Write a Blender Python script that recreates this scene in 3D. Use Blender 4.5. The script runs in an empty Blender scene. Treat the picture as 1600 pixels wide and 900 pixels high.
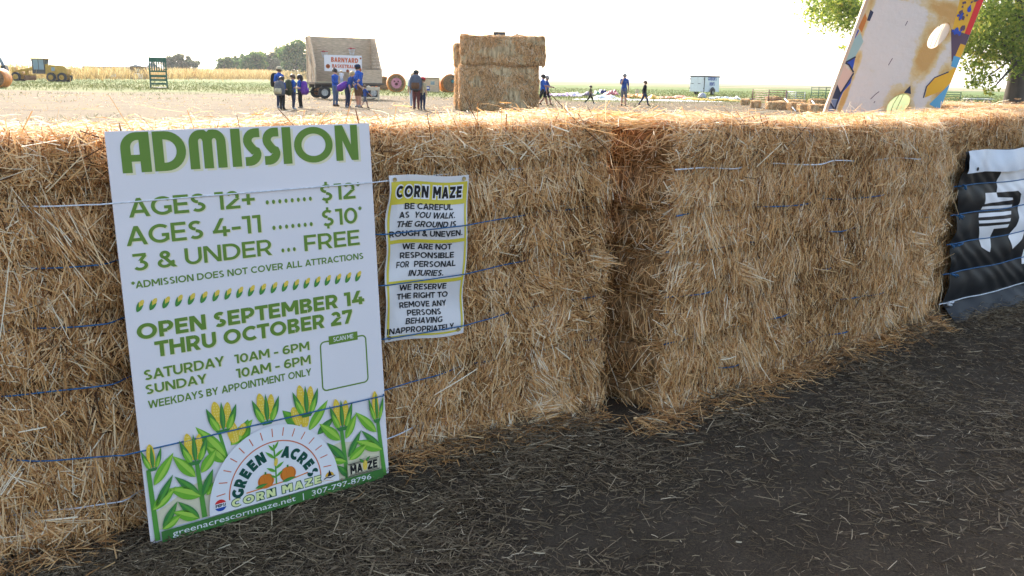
import bpy, bmesh, math, random
import numpy as np
from mathutils import Vector, Matrix
rad = math.radians
C = bpy.context.scene.collection
scene = bpy.context.scene

# ---------------------------------------------------------------- camera, sky, sun, exposure
FPX = 1400.0                      # focal length in pixels of a 1600 px wide picture
CAM_H = 1.42
ROLL = math.atan(0.0175)
PITCH = math.atan((450 - 124) * math.cos(ROLL) / FPX)
fw = np.array([0, math.cos(PITCH), -math.sin(PITCH)])
r0 = np.array([1.0, 0, 0]); u0 = np.array([0, math.sin(PITCH), math.cos(PITCH)])
RT = r0 * math.cos(ROLL) + u0 * math.sin(ROLL)
UP = -r0 * math.sin(ROLL) + u0 * math.cos(ROLL)
cam = bpy.data.cameras.new('camera'); camo = bpy.data.objects.new('camera', cam); C.objects.link(camo)
cam.sensor_width = 36.0; cam.lens = 36.0 * FPX / 1600.0
cam.clip_start = 0.05; cam.clip_end = 60000
camo.matrix_world = Matrix(((RT[0], UP[0], -fw[0], 0), (RT[1], UP[1], -fw[1], 0), (RT[2], UP[2], -fw[2], CAM_H), (0, 0, 0, 1)))
scene.camera = camo
SUN_EL, SUN_AZ = rad(27), rad(-24)          # azimuth from +Y towards +X
w = bpy.data.worlds.new('World'); scene.world = w; w.use_nodes = True
nt = w.node_tree; bg = nt.nodes['Background']
sky = nt.nodes.new('ShaderNodeTexSky'); sky.sky_type = 'NISHITA'; sky.sun_disc = False
sky.sun_elevation = SUN_EL; sky.sun_rotation = SUN_AZ; sky.air_density = 1.0; sky.dust_density = 3.0; sky.ozone_density = 0.2
nt.links.new(sky.outputs[0], bg.inputs[0]); bg.inputs[1].default_value = 0.15
sun = bpy.data.lights.new('sun', 'SUN'); suno = bpy.data.objects.new('sun', sun); C.objects.link(suno)
sun.energy = 2.7; sun.angle = rad(0.53); sun.color = (1.0, 0.93, 0.82)
SDIR = Vector((math.sin(SUN_AZ) * math.cos(SUN_EL), math.cos(SUN_AZ) * math.cos(SUN_EL), math.sin(SUN_EL)))
suno.rotation_euler = SDIR.to_track_quat('Z', 'Y').to_euler()
scene.view_settings.view_transform = 'Standard'; scene.view_settings.look = 'None'
scene.view_settings.exposure = 1.80; scene.view_settings.gamma = 1.0
scene.render.engine = 'CYCLES'
scene.cycles.max_bounces = 10; scene.cycles.diffuse_bounces = 8; scene.cycles.transparent_max_bounces = 8; scene.cycles.use_denoising = True

# ---------------------------------------------------------------- helpers
def ray(x, y): return fw + RT * (x - 800) / FPX - UP * (y - 450) / FPX
def at(x, y, z=0.0):
    "point of the level z that stands at this spot of the view"
    d = ray(x, y); t = (z - CAM_H) / d[2]; return np.array([0, 0, CAM_H]) + d * t
def pxm(p): return FPX / float((np.asarray(p, float) - [0, 0, CAM_H]) @ fw)     # picture pixels per metre there

def tag(o, label=None, cat=None, group=None, kind=None):
    if label: o['label'] = label
    if cat: o['category'] = cat
    if group: o['group'] = group
    if kind: o['kind'] = kind
    return o
def empty(name, loc, rz=0, label=None, cat=None, group=None):
    o = bpy.data.objects.new(name, None); C.objects.link(o); o.empty_display_size = 0.2
    o.location = Vector([float(v) for v in loc]); o.rotation_euler = (0, 0, rz); return tag(o, label, cat, group)
def link(name, me, mats=(), parent=None, smooth=False):
    for m in (mats if isinstance(mats, (list, tuple)) else [mats]): me.materials.append(m)
    o = bpy.data.objects.new(name, me); C.objects.link(o)
    if parent: o.parent = parent
    if smooth: me.shade_smooth()
    return o
def copy_tree(o, parent=None):
    c = o.copy(); C.objects.link(c)
    if parent: c.parent = parent
    for ch in list(o.children): copy_tree(ch, c)
    return c
def fast_mesh(name, verts, faces, attrs=None, matidx=None):
    "verts (n,3); faces (m,k) all of the same size"
    me = bpy.data.meshes.new(name); verts = np.ascontiguousarray(verts, np.float32); faces = np.ascontiguousarray(faces, np.int32)
    m, k = faces.shape
    me.vertices.add(len(verts)); me.vertices.foreach_set('co', verts.ravel())
    me.loops.add(m * k); me.loops.foreach_set('vertex_index', faces.ravel())
    me.polygons.add(m); me.polygons.foreach_set('loop_start', np.arange(0, m * k, k, dtype=np.int32))
    if matidx is not None: me.polygons.foreach_set('material_index', np.ascontiguousarray(matidx, np.int32))
    me.update(calc_edges=True)
    for an, av in (attrs or {}).items():
        a = me.attributes.new(an, 'FLOAT', 'POINT'); a.data.foreach_set('value', np.ascontiguousarray(av, np.float32))
    return me

class MB:
    "collects boxes, tubes, rings and prisms into one mesh with material slots"
    def __init__(s): s.v = []; s.f = []; s.m = []
    def add(s, V, F, m=0):
        o = len(s.v); s.v += [tuple(map(float, p)) for p in V]; s.f += [tuple(i + o for i in f) for f in F]; s.m += [m] * len(F); return s
    def box(s, a, b, m=0, M=None, c=0.0):
        a = np.minimum(a, b).astype(float) if False else np.array(a, float); b = np.array(b, float)
        x0, y0, z0 = np.minimum(a, b); x1, y1, z1 = np.maximum(a, b)
        V = [(x0, y0, z0), (x1, y0, z0), (x1, y1, z0), (x0, y1, z0), (x0, y0, z1), (x1, y0, z1), (x1, y1, z1), (x0, y1, z1)]
        if M is not None: V = [M @ Vector(v) for v in V]
        return s.add(V, [(0, 3, 2, 1), (4, 5, 6, 7), (0, 1, 5, 4), (1, 2, 6, 5), (2, 3, 7, 6), (3, 0, 4, 7)], m)
    def bar(s, p, q, w, h=None, m=0):
        "rectangular bar from p to q"
        p = Vector(p); q = Vector(q); h = w if h is None else h; d = (q - p).normalized()
        a = d.cross(Vector((0, 0, 1)))
        if a.length < 1e-3: a = Vector((1, 0, 0))
        a.normalize(); b = d.cross(a).normalized(); a *= w / 2; b *= h / 2
        V = [p - a - b, p + a - b, p + a + b, p - a + b, q - a - b, q + a - b, q + a + b, q - a + b]
        return s.add(V, [(0, 1, 2, 3), (7, 6, 5, 4), (4, 5, 1, 0), (5, 6, 2, 1), (6, 7, 3, 2), (7, 4, 0, 3)], m)
    def tube(s, pts, r, n=8, m=0, cap=True):
        pts = [Vector(p) for p in pts]; rs = r if isinstance(r, (list, tuple)) else [r] * len(pts); V = []; F = []
        ref = None
        for i, p in enumerate(pts):
            d = (pts[min(i + 1, len(pts) - 1)] - pts[max(i - 1, 0)]).normalized()
            if ref is None:
                ref = d.cross(Vector((0, 0, 1)))
                if ref.length < 1e-3: ref = Vector((1, 0, 0))
            a = (ref - d * ref.dot(d)).normalized(); ref = a; b = d.cross(a)
            for k in range(n):
                t = 2 * math.pi * k / n; V.append(p + (a * math.cos(t) + b * math.sin(t)) * rs[i])
        for i in range(len(pts) - 1):
            for k in range(n):
                k2 = (k + 1) % n; F.append((i * n + k, i * n + k2, (i + 1) * n + k2, (i + 1) * n + k))
        if cap: F.append(tuple(range(n - 1, -1, -1))); F.append(tuple((len(pts) - 1) * n + k for k in range(n)))
        return s.add(V, F, m)
    def lathe(s, prof, n=16, m=0, M=None, cap=True):
        "profile of (r, z) turned round z"
        V = []; F = []
        for r, z in prof:
            for k in range(n):
                t = 2 * math.pi * k / n; v = Vector((r * math.cos(t), r * math.sin(t), z)); V.append(M @ v if M else v)
        for i in range(len(prof) - 1):
            for k in range(n):
                k2 = (k + 1) % n; F.append((i * n + k, i * n + k2, (i + 1) * n + k2, (i + 1) * n + k))
        if cap: F.append(tuple(range(n - 1, -1, -1))); F.append(tuple((len(prof) - 1) * n + k for k in range(n)))
        return s.add(V, F, m)
    def prism(s, poly, d0, d1, axis=1, m=0):
        "polygon in the two other axes pulled along axis"
        def P(a, b, d):
            return (d, a, b) if axis == 0 else (a, d, b) if axis == 1 else (a, b, d)
        n = len(poly); V = [P(a, b, d0) for a, b in poly] + [P(a, b, d1) for a, b in poly]
        F = [tuple(range(n)), tuple(range(2 * n - 1, n - 1, -1))] + [(i, i + n, (i + 1) % n + n, (i + 1) % n) for i in range(n)]
        return s.add(V, F, m)
    def build(s, name, mats, parent=None, smooth=False, bevel=0, label=None):
        me = bpy.data.meshes.new(name); me.from_pydata(s.v, [], s.f); 
        me.polygons.foreach_set('material_index', s.m); bm = bmesh.new(); bm.from_mesh(me)
        bmesh.ops.recalc_face_normals(bm, faces=bm.faces)
        if bevel: bmesh.ops.bevel(bm, geom=[e for e in bm.edges if len(e.link_faces) == 2 and e.calc_face_angle(0) > 0.6], offset=bevel, segments=1, affect='EDGES', clamp_overlap=True)
        bm.to_mesh(me); bm.free()
        o = link(name, me, mats, parent)
        if smooth: me.shade_smooth()
        if label: o['label'] = label
        return o

# ---------------------------------------------------------------- materials
MATS = {}
def nodes(m):
    m.use_nodes = True; t = m.node_tree; return t, t.nodes['Principled BSDF']
def mat(name, col, rough=0.7, var=0.12, scale=6.0, bump=0.0, bscale=40.0, metal=0.0, spec=0.4, trans=0.0, col2=None, streak=None):
    "base colour broken up by two octaves of noise, optional bump"
    if name in MATS: return MATS[name]
    m = bpy.data.materials.new(name); t, p = nodes(m); N = t.nodes.new; L = t.links.new
    tc = N('ShaderNodeTexCoord'); nz = N('ShaderNodeTexNoise'); nz.inputs['Scale'].default_value = scale; nz.inputs['Detail'].default_value = 5
    src = tc.outputs['Object']
    if streak:
        mp = N('ShaderNodeMapping'); mp.inputs['Scale'].default_value = streak; L(src, mp.inputs[0]); src = mp.outputs[0]
    L(src, nz.inputs['Vector'])
    rp = N('ShaderNodeValToRGB'); c = np.array(col); d = np.array(col2) if col2 is not None else None
    lo = np.clip(c * (1 - var), 0, 1); hi = np.clip(c * (1 + var), 0, 1) if d is None else d
    rp.color_ramp.elements[0].position = 0.34; rp.color_ramp.elements[1].position = 0.68
    rp.color_ramp.elements[0].color = (*lo, 1); rp.color_ramp.elements[1].color = (*hi, 1)
    L(nz.outputs[0], rp.inputs[0]); L(rp.outputs[0], p.inputs['Base Color'])
    p.inputs['Roughness'].default_value = rough; p.inputs['Metallic'].default_value = metal; p.inputs['Specular IOR Level'].default_value = spec
    if bump:
        b = N('ShaderNodeBump'); b.inputs['Strength'].default_value = bump; n2 = N('ShaderNodeTexNoise'); n2.inputs['Scale'].default_value = bscale; n2.inputs['Detail'].default_value = 6
        L(src, n2.inputs['Vector']); L(n2.outputs[0], b.inputs['Height']); L(b.outputs[0], p.inputs['Normal'])
    if trans:
        out = t.nodes['Material Output']; tr = N('ShaderNodeBsdfTranslucent'); mx = N('ShaderNodeMixShader'); mx.inputs[0].default_value = trans
        L(rp.outputs[0], tr.inputs[0]); L(p.outputs[0], mx.inputs[1]); L(tr.outputs[0], mx.inputs[2]); L(mx.outputs[0], out.inputs[0])
    MATS[name] = m; return m
def tone_mat(name, stops, rough=0.6, trans=0.2, spec=0.3):
    "colour of each blade or leaf from its own 'tone' value"
    if name in MATS: return MATS[name]
    m = bpy.data.materials.new(name); t, p = nodes(m); N = t.nodes.new; L = t.links.new
    a = N('ShaderNodeAttribute'); a.attribute_name = 'tone'; rp = N('ShaderNodeValToRGB'); cr = rp.color_ramp
    cr.elements[0].position = stops[0][0]; cr.elements[0].color = (*stops[0][1], 1)
    cr.elements[1].position = stops[-1][0]; cr.elements[1].color = (*stops[-1][1], 1)
    for q, c in stops[1:-1]:
        e = cr.elements.new(q); e.color = (*c, 1)
    L(a.outputs['Fac'], rp.inputs[0]); L(rp.outputs[0], p.inputs['Base Color'])
    p.inputs['Roughness'].default_value = rough; p.inputs['Specular IOR Level'].default_value = spec
    if trans:
        out = t.nodes['Material Output']; tr = N('ShaderNodeBsdfTranslucent'); mx = N('ShaderNodeMixShader'); mx.inputs[0].default_value = trans
        L(rp.outputs[0], tr.inputs[0]); L(p.outputs[0], mx.inputs[1]); L(tr.outputs[0], mx.inputs[2]); L(mx.outputs[0], out.inputs[0])
    MATS[name] = m; return m
STRAW = tone_mat('straw', [(0, (.07, .030, .011)), (.2, (.42, .20, .068)), (.45, (.79, .45, .175)), (.78, (.91, .67, .38)), (1, (.95, .84, .63))], trans=0.25)
OLDSTRAW = tone_mat('old_straw', [(0, (.040, .025, .014)), (.3, (.115, .074, .040)), (.65, (.24, .165, .092)), (.9, (.44, .325, .195)), (1, (.62, .48, .31))], trans=0.1)
CORE = mat('packed_straw', (.30, .165, .066), 0.9, 0.55, 55, 1.0, 140, streak=(1, 1, 0.35))  # darker than the blades: shade inside the bale put into the colour

# smooth pseudo-noise from sums of sines, for shapes
_rs = np.random.RandomState(5)
_K = _rs.normal(size=(14, 3)); _PH = _rs.uniform(0, 6.28, 14)
def wob(P, scale, seed=0):
    P = np.asarray(P, float); o = 0
    for i in range(7):
        j = (i + seed * 3) % 14; o = o + np.sin(P @ (_K[j] * scale) + _PH[j] + seed * 1.7)
    return o / 4.0

def blades(c, t, n, ln, wd, bend, roll, tone):
    "straw blades: centre, direction, outward normal, length, width, bend; V-shaped strips"
    N = len(c); t = t / np.linalg.norm(t, axis=1)[:, None]
    a = np.cross(t, n); a /= np.linalg.norm(a, axis=1)[:, None] + 1e-9; b = np.cross(a, t)
    wv = a * np.cos(roll)[:, None] + b * np.sin(roll)[:, None]; hv = np.cross(wv, t)
    V = np.empty((N, 3, 3, 3))
    for i, s in enumerate((-.5, 0.05, .5)):
        p = c + t * (ln * s)[:, None] + b * (bend * ln * (s * s * 4 - .4))[:, None]
        k = 1.0 if i == 1 else 0.75
        V[:, i, 0] = p - wv * (wd * k)[:, None]; V[:, i, 1] = p + hv * (wd * .8 * k)[:, None]; V[:, i, 2] = p + wv * (wd * k)[:, None]
    base = (np.arange(N) * 9)[:, None, None]
    q = np.array([[0, 3, 4, 1], [1, 4, 5, 2], [3, 6, 7, 4], [4, 7, 8, 5]])[None]
    return V, (base + q).reshape(-1, 4), np.repeat(tone, 9)
# ---------------------------------------------------------------- ground
def ground_material():
    m = bpy.data.materials.new('field_ground'); t, p = nodes(m); N = t.nodes.new; L = t.links.new
    geo = N('ShaderNodeNewGeometry'); sep = N('ShaderNodeSeparateXYZ'); L(geo.outputs['Position'], sep.inputs[0])
    def noise(sc, det=6, src=None, stretch=None):
        n = N('ShaderNodeTexNoise'); n.inputs['Scale'].default_value = sc; n.inputs['Detail'].default_value = det
        if stretch:
            mp = N('ShaderNodeMapping'); mp.inputs['Scale'].default_value = stretch; L(geo.outputs['Position'], mp.inputs[0]); L(mp.outputs[0], n.inputs['Vector'])
        else: L(geo.outputs['Position'], n.inputs['Vector'])
        return n.outputs[0]
    def math_(op, a, b=None, clamp=False):
        n = N('ShaderNodeMath'); n.operation = op; n.use_clamp = clamp
        for i, v in enumerate((a, b)):
            if v is None: continue
            if isinstance(v, (int, float)): n.inputs[i].default_value = v
            else: L(v, n.inputs[i])
        return n.outputs[0]
    def step(v, a, b):
        n = N('ShaderNodeMapRange'); n.interpolation_type = 'SMOOTHSTEP'; L(v, n.inputs[0]); n.inputs[1].default_value = a; n.inputs[2].default_value = b; return n.outputs[0]
    def ramp(v, stops):
        r = N('ShaderNodeValToRGB'); cr = r.color_ramp
        cr.elements[0].position = stops[0][0]; cr.elements[0].color = (*stops[0][1], 1); cr.elements[1].position = stops[-1][0]; cr.elements[1].color = (*stops[-1][1], 1)
        for q, c in stops[1:-1]: e = cr.elements.new(q); e.color = (*c, 1)
        L(v, r.inputs[0]); return r.outputs[0]
    def mix(f, a, b):
        n = N('ShaderNodeMix'); n.data_type = 'RGBA'; L(f, n.inputs[0]); L(a, n.inputs[6]); L(b, n.inputs[7]); return n.outputs[2]
    dirt = ramp(noise(.55, 9), [(.3, (.080, .057, .037)), (.5, (.125, .095, .062)), (.7, (.165, .130, .090))])
    chaff = ramp(noise(9, 8, stretch=(1, .55, 1)), [(.35, (.082, .057, .033)), (.52, (.142, .107, .068)), (.75, (.205, .160, .107))])
    pale = mix(step(noise(.22, 4), .38, .62), dirt, chaff)
    weeds = ramp(noise(2.2, 6), [(.3, (.10, .11, .035)), (.7, (.22, .20, .075))])
    pale = mix(step(noise(.75, 5, stretch=(.6, 1, 1)), .60, .68), pale, weeds)
    grass = ramp(noise(.13, 8), [(.3, (.075, .105, .026)), (.5, (.125, .15, .044)), (.7, (.19, .19, .078))])
    y = sep.outputs[1]; yn = math_('ADD', y, math_('MULTIPLY', math_('SUBTRACT', noise(.045, 6), .5), 42.0))
    xr = math_('MULTIPLY', sep.outputs[0], 0.06)
    yn = math_('ADD', yn, xr)
    col = mix(step(yn, 64, 74), pale, grass)
    crops = ramp(noise(.006, 3, stretch=(.35, 2.4, 1)), [(.36, (.075, .13, .045)), (.47, (.10, .16, .055)), (.54, (.34, .24, .15)), (.62, (.40, .30, .20)), (.7, (.10, .14, .08))])
    field = ramp(noise(.02, 5, stretch=(.4, 2.0, 1)), [(.3, (.085, .14, .035)), (.7, (.15, .20, .06))])
    col = mix(step(yn, 96, 125), col, field)
    col = mix(step(y, 230, 330), col, crops)
    L(col, p.inputs['Base Color']); p.inputs['Roughness'].default_value = .95; p.inputs['Specular IOR Level'].default_value = .1
    b = N('ShaderNodeBump'); b.inputs['Strength'].default_value = .8; b.inputs['Distance'].default_value = .05; L(noise(4.0, 10), b.inputs['Height']); L(b.outputs[0], p.inputs['Normal'])
    return m
FIELD = ground_material()
# one sheet out to the horizon, finer near the middle
def axis(a):
    s = np.concatenate([np.linspace(0, 60, 31), np.geomspace(66, 12000, 40)]); return np.unique(np.concatenate([-s, s]))
gx, gy = axis(0), axis(0); GX, GY = np.meshgrid(gx, gy); n = len(gx)
rr = np.hypot(GX, GY)
GZ = np.where(rr > 25, np.clip((rr - 25) / 60, 0, 1) * .05 * np.sin(GX * .11) * np.sin(GY * .13), 0)
idx = np.arange(n * n).reshape(n, n)
fq = np.stack([idx[:-1, :-1], idx[:-1, 1:], idx[1:, 1:], idx[1:, :-1]], -1).reshape(-1, 4)
me = fast_mesh('ground', np.stack([GX, GY, GZ], -1).reshape(-1, 3), fq); me.shade_smooth()
tag(link('ground', me, FIELD), kind='structure')

# low far hills
def ridge(name, y0, x0, x1, h, seed, col):
    xs = np.linspace(x0, x1, 160); V = []; 
    for k, (dy, f) in enumerate(((-.16, 0), (-.05, .7), (0, 1), (.06, .75), (.2, 0))):
        z = h * f * np.clip(.45 + .5 * wob(np.stack([xs, xs * 0, xs * 0], -1), 1.6 / y0 * 4, seed) * 1.0 + .2 * wob(np.stack([xs, xs * 0 + k, xs * 0], -1), 12 / y0 * 4, seed + 1), .03, 2)
        V.append(np.stack([xs, np.full_like(xs, y0 * (1 + dy)), z - (1 if f == 0 else 0)], -1))
    V = np.array(V); i = np.arange(5 * 160).reshape(5, 160)
    f = np.stack([i[:-1, :-1], i[:-1, 1:], i[1:, 1:], i[1:, :-1]], -1).reshape(-1, 4)
    me = fast_mesh(name, V.reshape(-1, 3), f); me.shade_smooth(); tag(link(name, me, mat('hill_' + name, col, .95, .25, .002)), kind='structure')
ridge('hills', 6500, -1800, 6800, 62, 1, (.15, .16, .13))
ridge('mountains', 9500, -3000, 10500, 120, 4, (.14, .15, .15))

# dark trodden earth in front of the bales
A_P = np.array([.377, 3.634]); A_D = np.array([math.cos(rad(34.5)), math.sin(rad(34.5))]); A_N = np.array([A_D[1], -A_D[0]])
B_P = np.array([.46, 3.44]); B_D = np.array([math.cos(rad(41)), math.sin(rad(41))]); B_N = np.array([B_D[1], -B_D[0]])
C_P = np.array([2.80, 5.462]); C_D = np.array([math.cos(rad(37)), math.sin(rad(37))]); C_N = np.array([C_D[1], -C_D[0]])
def wall_dist(x, y):
    "metres in front of the nearest bale face, and place along bale A"
    P = np.stack([x, y], -1)
    dA = (P - A_P) @ A_N; dB = (P - B_P) @ B_N; dC = (P - C_P) @ C_N; uA = (P - A_P) @ A_D; uB = (P - B_P) @ B_D
    return np.where(uA < 0, dA, np.where(uB < 2.65, dB, dC)), uA, uB
def mound(x, y):
    d, uA, uB = wall_dist(x, y); dd = np.clip(d, 0, 9)
    P3 = np.stack([x, y, x * 0], -1)
    amp = .02 + .02 * np.clip(wob(P3, 3.1, 2), -1, 1)
    amp = amp + .020 * np.clip((uA + 1.50) / .3, 0, 1) * np.clip((.15 - uA) / .5, 0, 1)
    amp = np.where((uA < -1.35), amp * .15, amp)
    return amp * np.exp(-(dd / .17) ** 1.5) + .017 * wob(P3, 4.0, 1) * np.clip(dd * 3 - .2, 0, 1) + .0075 * wob(P3, 17.0, 3) * np.where((uA < -.95) & (dd < .3), .3, 1) + np.where((uA < -.95) & (dd < .3), .003, .010)
nx, ny = 260, 300
xs = np.linspace(-4.5, 9.5, nx); ys = np.linspace(-3.0, 11.5, ny); X, Y = np.meshgrid(xs, ys)
Z = np.maximum(mound(X, Y), .005); i = np.arange(nx * ny).reshape(ny, nx)
fq = np.stack([i[:-1, :-1], i[:-1, 1:], i[1:, 1:], i[1:, :-1]], -1).reshape(-1, 4)
d, _, _ = wall_dist(X.ravel(), Y.ravel()); keep = (d[fq] > -.5).all(1)
used = np.unique(fq[keep]); rm = np.full(nx * ny, -1); rm[used] = np.arange(len(used))
me = fast_mesh('dirt_path', np.stack([X, Y, Z], -1).reshape(-1, 3)[used], rm[fq[keep]]); me.shade_smooth()
def earth_material():
    m = bpy.data.materials.new('trodden_earth'); t, p = nodes(m); N = t.nodes.new; L = t.links.new; tc = N('ShaderNodeTexCoord')
    def noise(sc, det, st=None):
        n = N('ShaderNodeTexNoise'); n.inputs['Scale'].default_value = sc; n.inputs['Detail'].default_value = det; n.inputs['Roughness'].default_value = .65
        mp = N('ShaderNodeMapping'); mp.inputs['Scale'].default_value = st or (1, 1, 1); mp.inputs['Rotation'].default_value = (0, 0, .6 if st else 0); L(tc.outputs['Object'], mp.inputs[0]); L(mp.outputs[0], n.inputs['Vector']); return n.outputs[0]
    def ramp(v, stops):
        r = N('ShaderNodeValToRGB'); cr = r.color_ramp; cr.elements[0].position = stops[0][0]; cr.elements[0].color = (*stops[0][1], 1); cr.elements[1].position = stops[-1][0]; cr.elements[1].color = (*stops[-1][1], 1)
        for q, c in stops[1:-1]: e = cr.elements.new(q); e.color = (*c, 1)
        L(v, r.inputs[0]); return r.outputs[0]
    def mix(f, a, b):
        n = N('ShaderNodeMix'); n.data_type = 'RGBA'; L(f, n.inputs[0]); L(a, n.inputs[6]); L(b, n.inputs[7]); return n.outputs[2]
    base = ramp(noise(3.2, 9), [(.3, (.036, .026, .017)), (.5, (.068, .050, .034)), (.7, (.115, .088, .063))])
    fine = ramp(noise(150, 6), [(.35, (.022, .015, .010)), (.55, (.062, .044, .028)), (.72, (.15, .112, .072))])
    f1 = N('ShaderNodeMath'); f1.operation = 'MULTIPLY'; f1.inputs[1].default_value = 1.0; L(noise(1.3, 5), f1.inputs[0])
    col = mix(f1.outputs[0], base, fine)
    sp1 = ramp(noise(95, 3, (1, 5, 1)), [(.60, (0, 0, 0)), (.68, (1, 1, 1))]); sp2 = ramp(noise(95, 3, (5, 1, 1)), [(.61, (0, 0, 0)), (.69, (1, 1, 1))])
    chf = ramp(noise(40, 4), [(.35, (.09, .063, .036)), (.7, (.25, .18, .10))])
    col = mix(sp1, col, chf); col = mix(sp2, col, chf)
    L(col, p.inputs['Base Color']); p.inputs['Roughness'].default_value = .97; p.inputs['Specular IOR Level'].default_value = .08
    b = N('ShaderNodeBump'); b.inputs['Strength'].default_value = 1.0; b.inputs['Distance'].default_value = .012; L(noise(70, 8), b.inputs['Height']); L(b.outputs[0], p.inputs['Normal']); return m
EARTH = earth_material()
tag(link('dirt_path', me, EARTH), kind='structure')

# ---------------------------------------------------------------- straw bales of the wall
rs = np.random.RandomState(11)
STR_Z = np.array([.14, .325, .515, .71, .89, 1.08])
SHIELDS = []         # flat things on the bales that no straw may cut through: (corner, along, up, normal, width, height)
TOP_SLOPE = .055          # the tops fall a little toward the back
BALE_ROUGH = 1.0
FLAKE_H = np.random.RandomState(3).uniform(-1, 1, 97)
def flake(P): return np.floor(P[:, 0] / .105 + .35 * wob(P * np.array([.3, 1, 1]), 3.0, 4) + 40).astype(int)       # a bale is pressed in slices
def bale_disp(P, nrm, dims, seed, strings):
    d = .018 * wob(P, 3.2, seed) + .010 * wob(P, 11.0, seed + 1) - TOP_SLOPE * np.clip(nrm[:, 2], 0, 1) ** 2 * np.clip(P[:, 1] - .05, 0, 1)
    d = d * BALE_ROUGH
    if strings is not None: d = d + FLAKE_H[flake(P) % 97] * np.abs(nrm[:, 1]) * .012
    if strings is not None:
        side = 1 - np.abs(nrm[:, 2])
        for z in strings: d = d - .046 * side * np.exp(-((P[:, 2] - z) / .026) ** 2)
        d = d + .018 * side * np.cos((P[:, 2] - strings[0]) / (strings[1] - strings[0]) * 2 * np.pi + np.pi)
    return d
def bale_surface(P, dims, r):
    dims = np.array(dims); q = np.clip(P, r, dims - r); v = P - q; n = v / (np.linalg.norm(v, axis=1)[:, None] + 1e-9)
    return q + n * r, n
def bale_core(name, dims, seed, strings, parent, inset=.012, step=.035, r=.05, material=None):
    V = []; F = []
    L_, T_, H_ = dims
    def grid(o, a, b, la, lb):
        na, nb = max(2, int(la / step)), max(2, int(lb / step)); s, t = np.meshgrid(np.linspace(0, la, na + 1), np.linspace(0, lb, nb + 1))
        P = np.array(o)[None, None] + s[..., None] * np.array(a) + t[..., None] * np.array(b); k = sum(len(v) for v in V)
        i = np.arange((na + 1) * (nb + 1)).reshape(nb + 1, na + 1) + k
        V.append(P.reshape(-1, 3)); F.append(np.stack([i[:-1, :-1], i[:-1, 1:], i[1:, 1:], i[1:, :-1]], -1).reshape(-1, 4))
    x, y, z = (1, 0, 0), (0, 1, 0), (0, 0, 1)
    grid((0, 0, 0), x, z, L_, H_); grid((0, T_, 0), x, z, L_, H_); grid((0, 0, 0), y, z, T_, H_); grid((L_, 0, 0), y, z, T_, H_); grid((0, 0, H_), x, y, L_, T_); grid((0, 0, 0), x, y, L_, T_)
    P = np.concatenate(V); F = np.concatenate(F)
    S, n = bale_surface(P, dims, r); S = S + n * (bale_disp(S, n, dims, seed, strings) - inset)[:, None]
    me = fast_mesh(name, S, F); bm = bmesh.new(); bm.from_mesh(me); bmesh.ops.remove_doubles(bm, verts=bm.verts, dist=.0015); bmesh.ops.recalc_face_normals(bm, faces=bm.faces); bm.to_mesh(me); bm.free(); me.shade_smooth()
    return link(name, me, material or CORE, parent)
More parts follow.
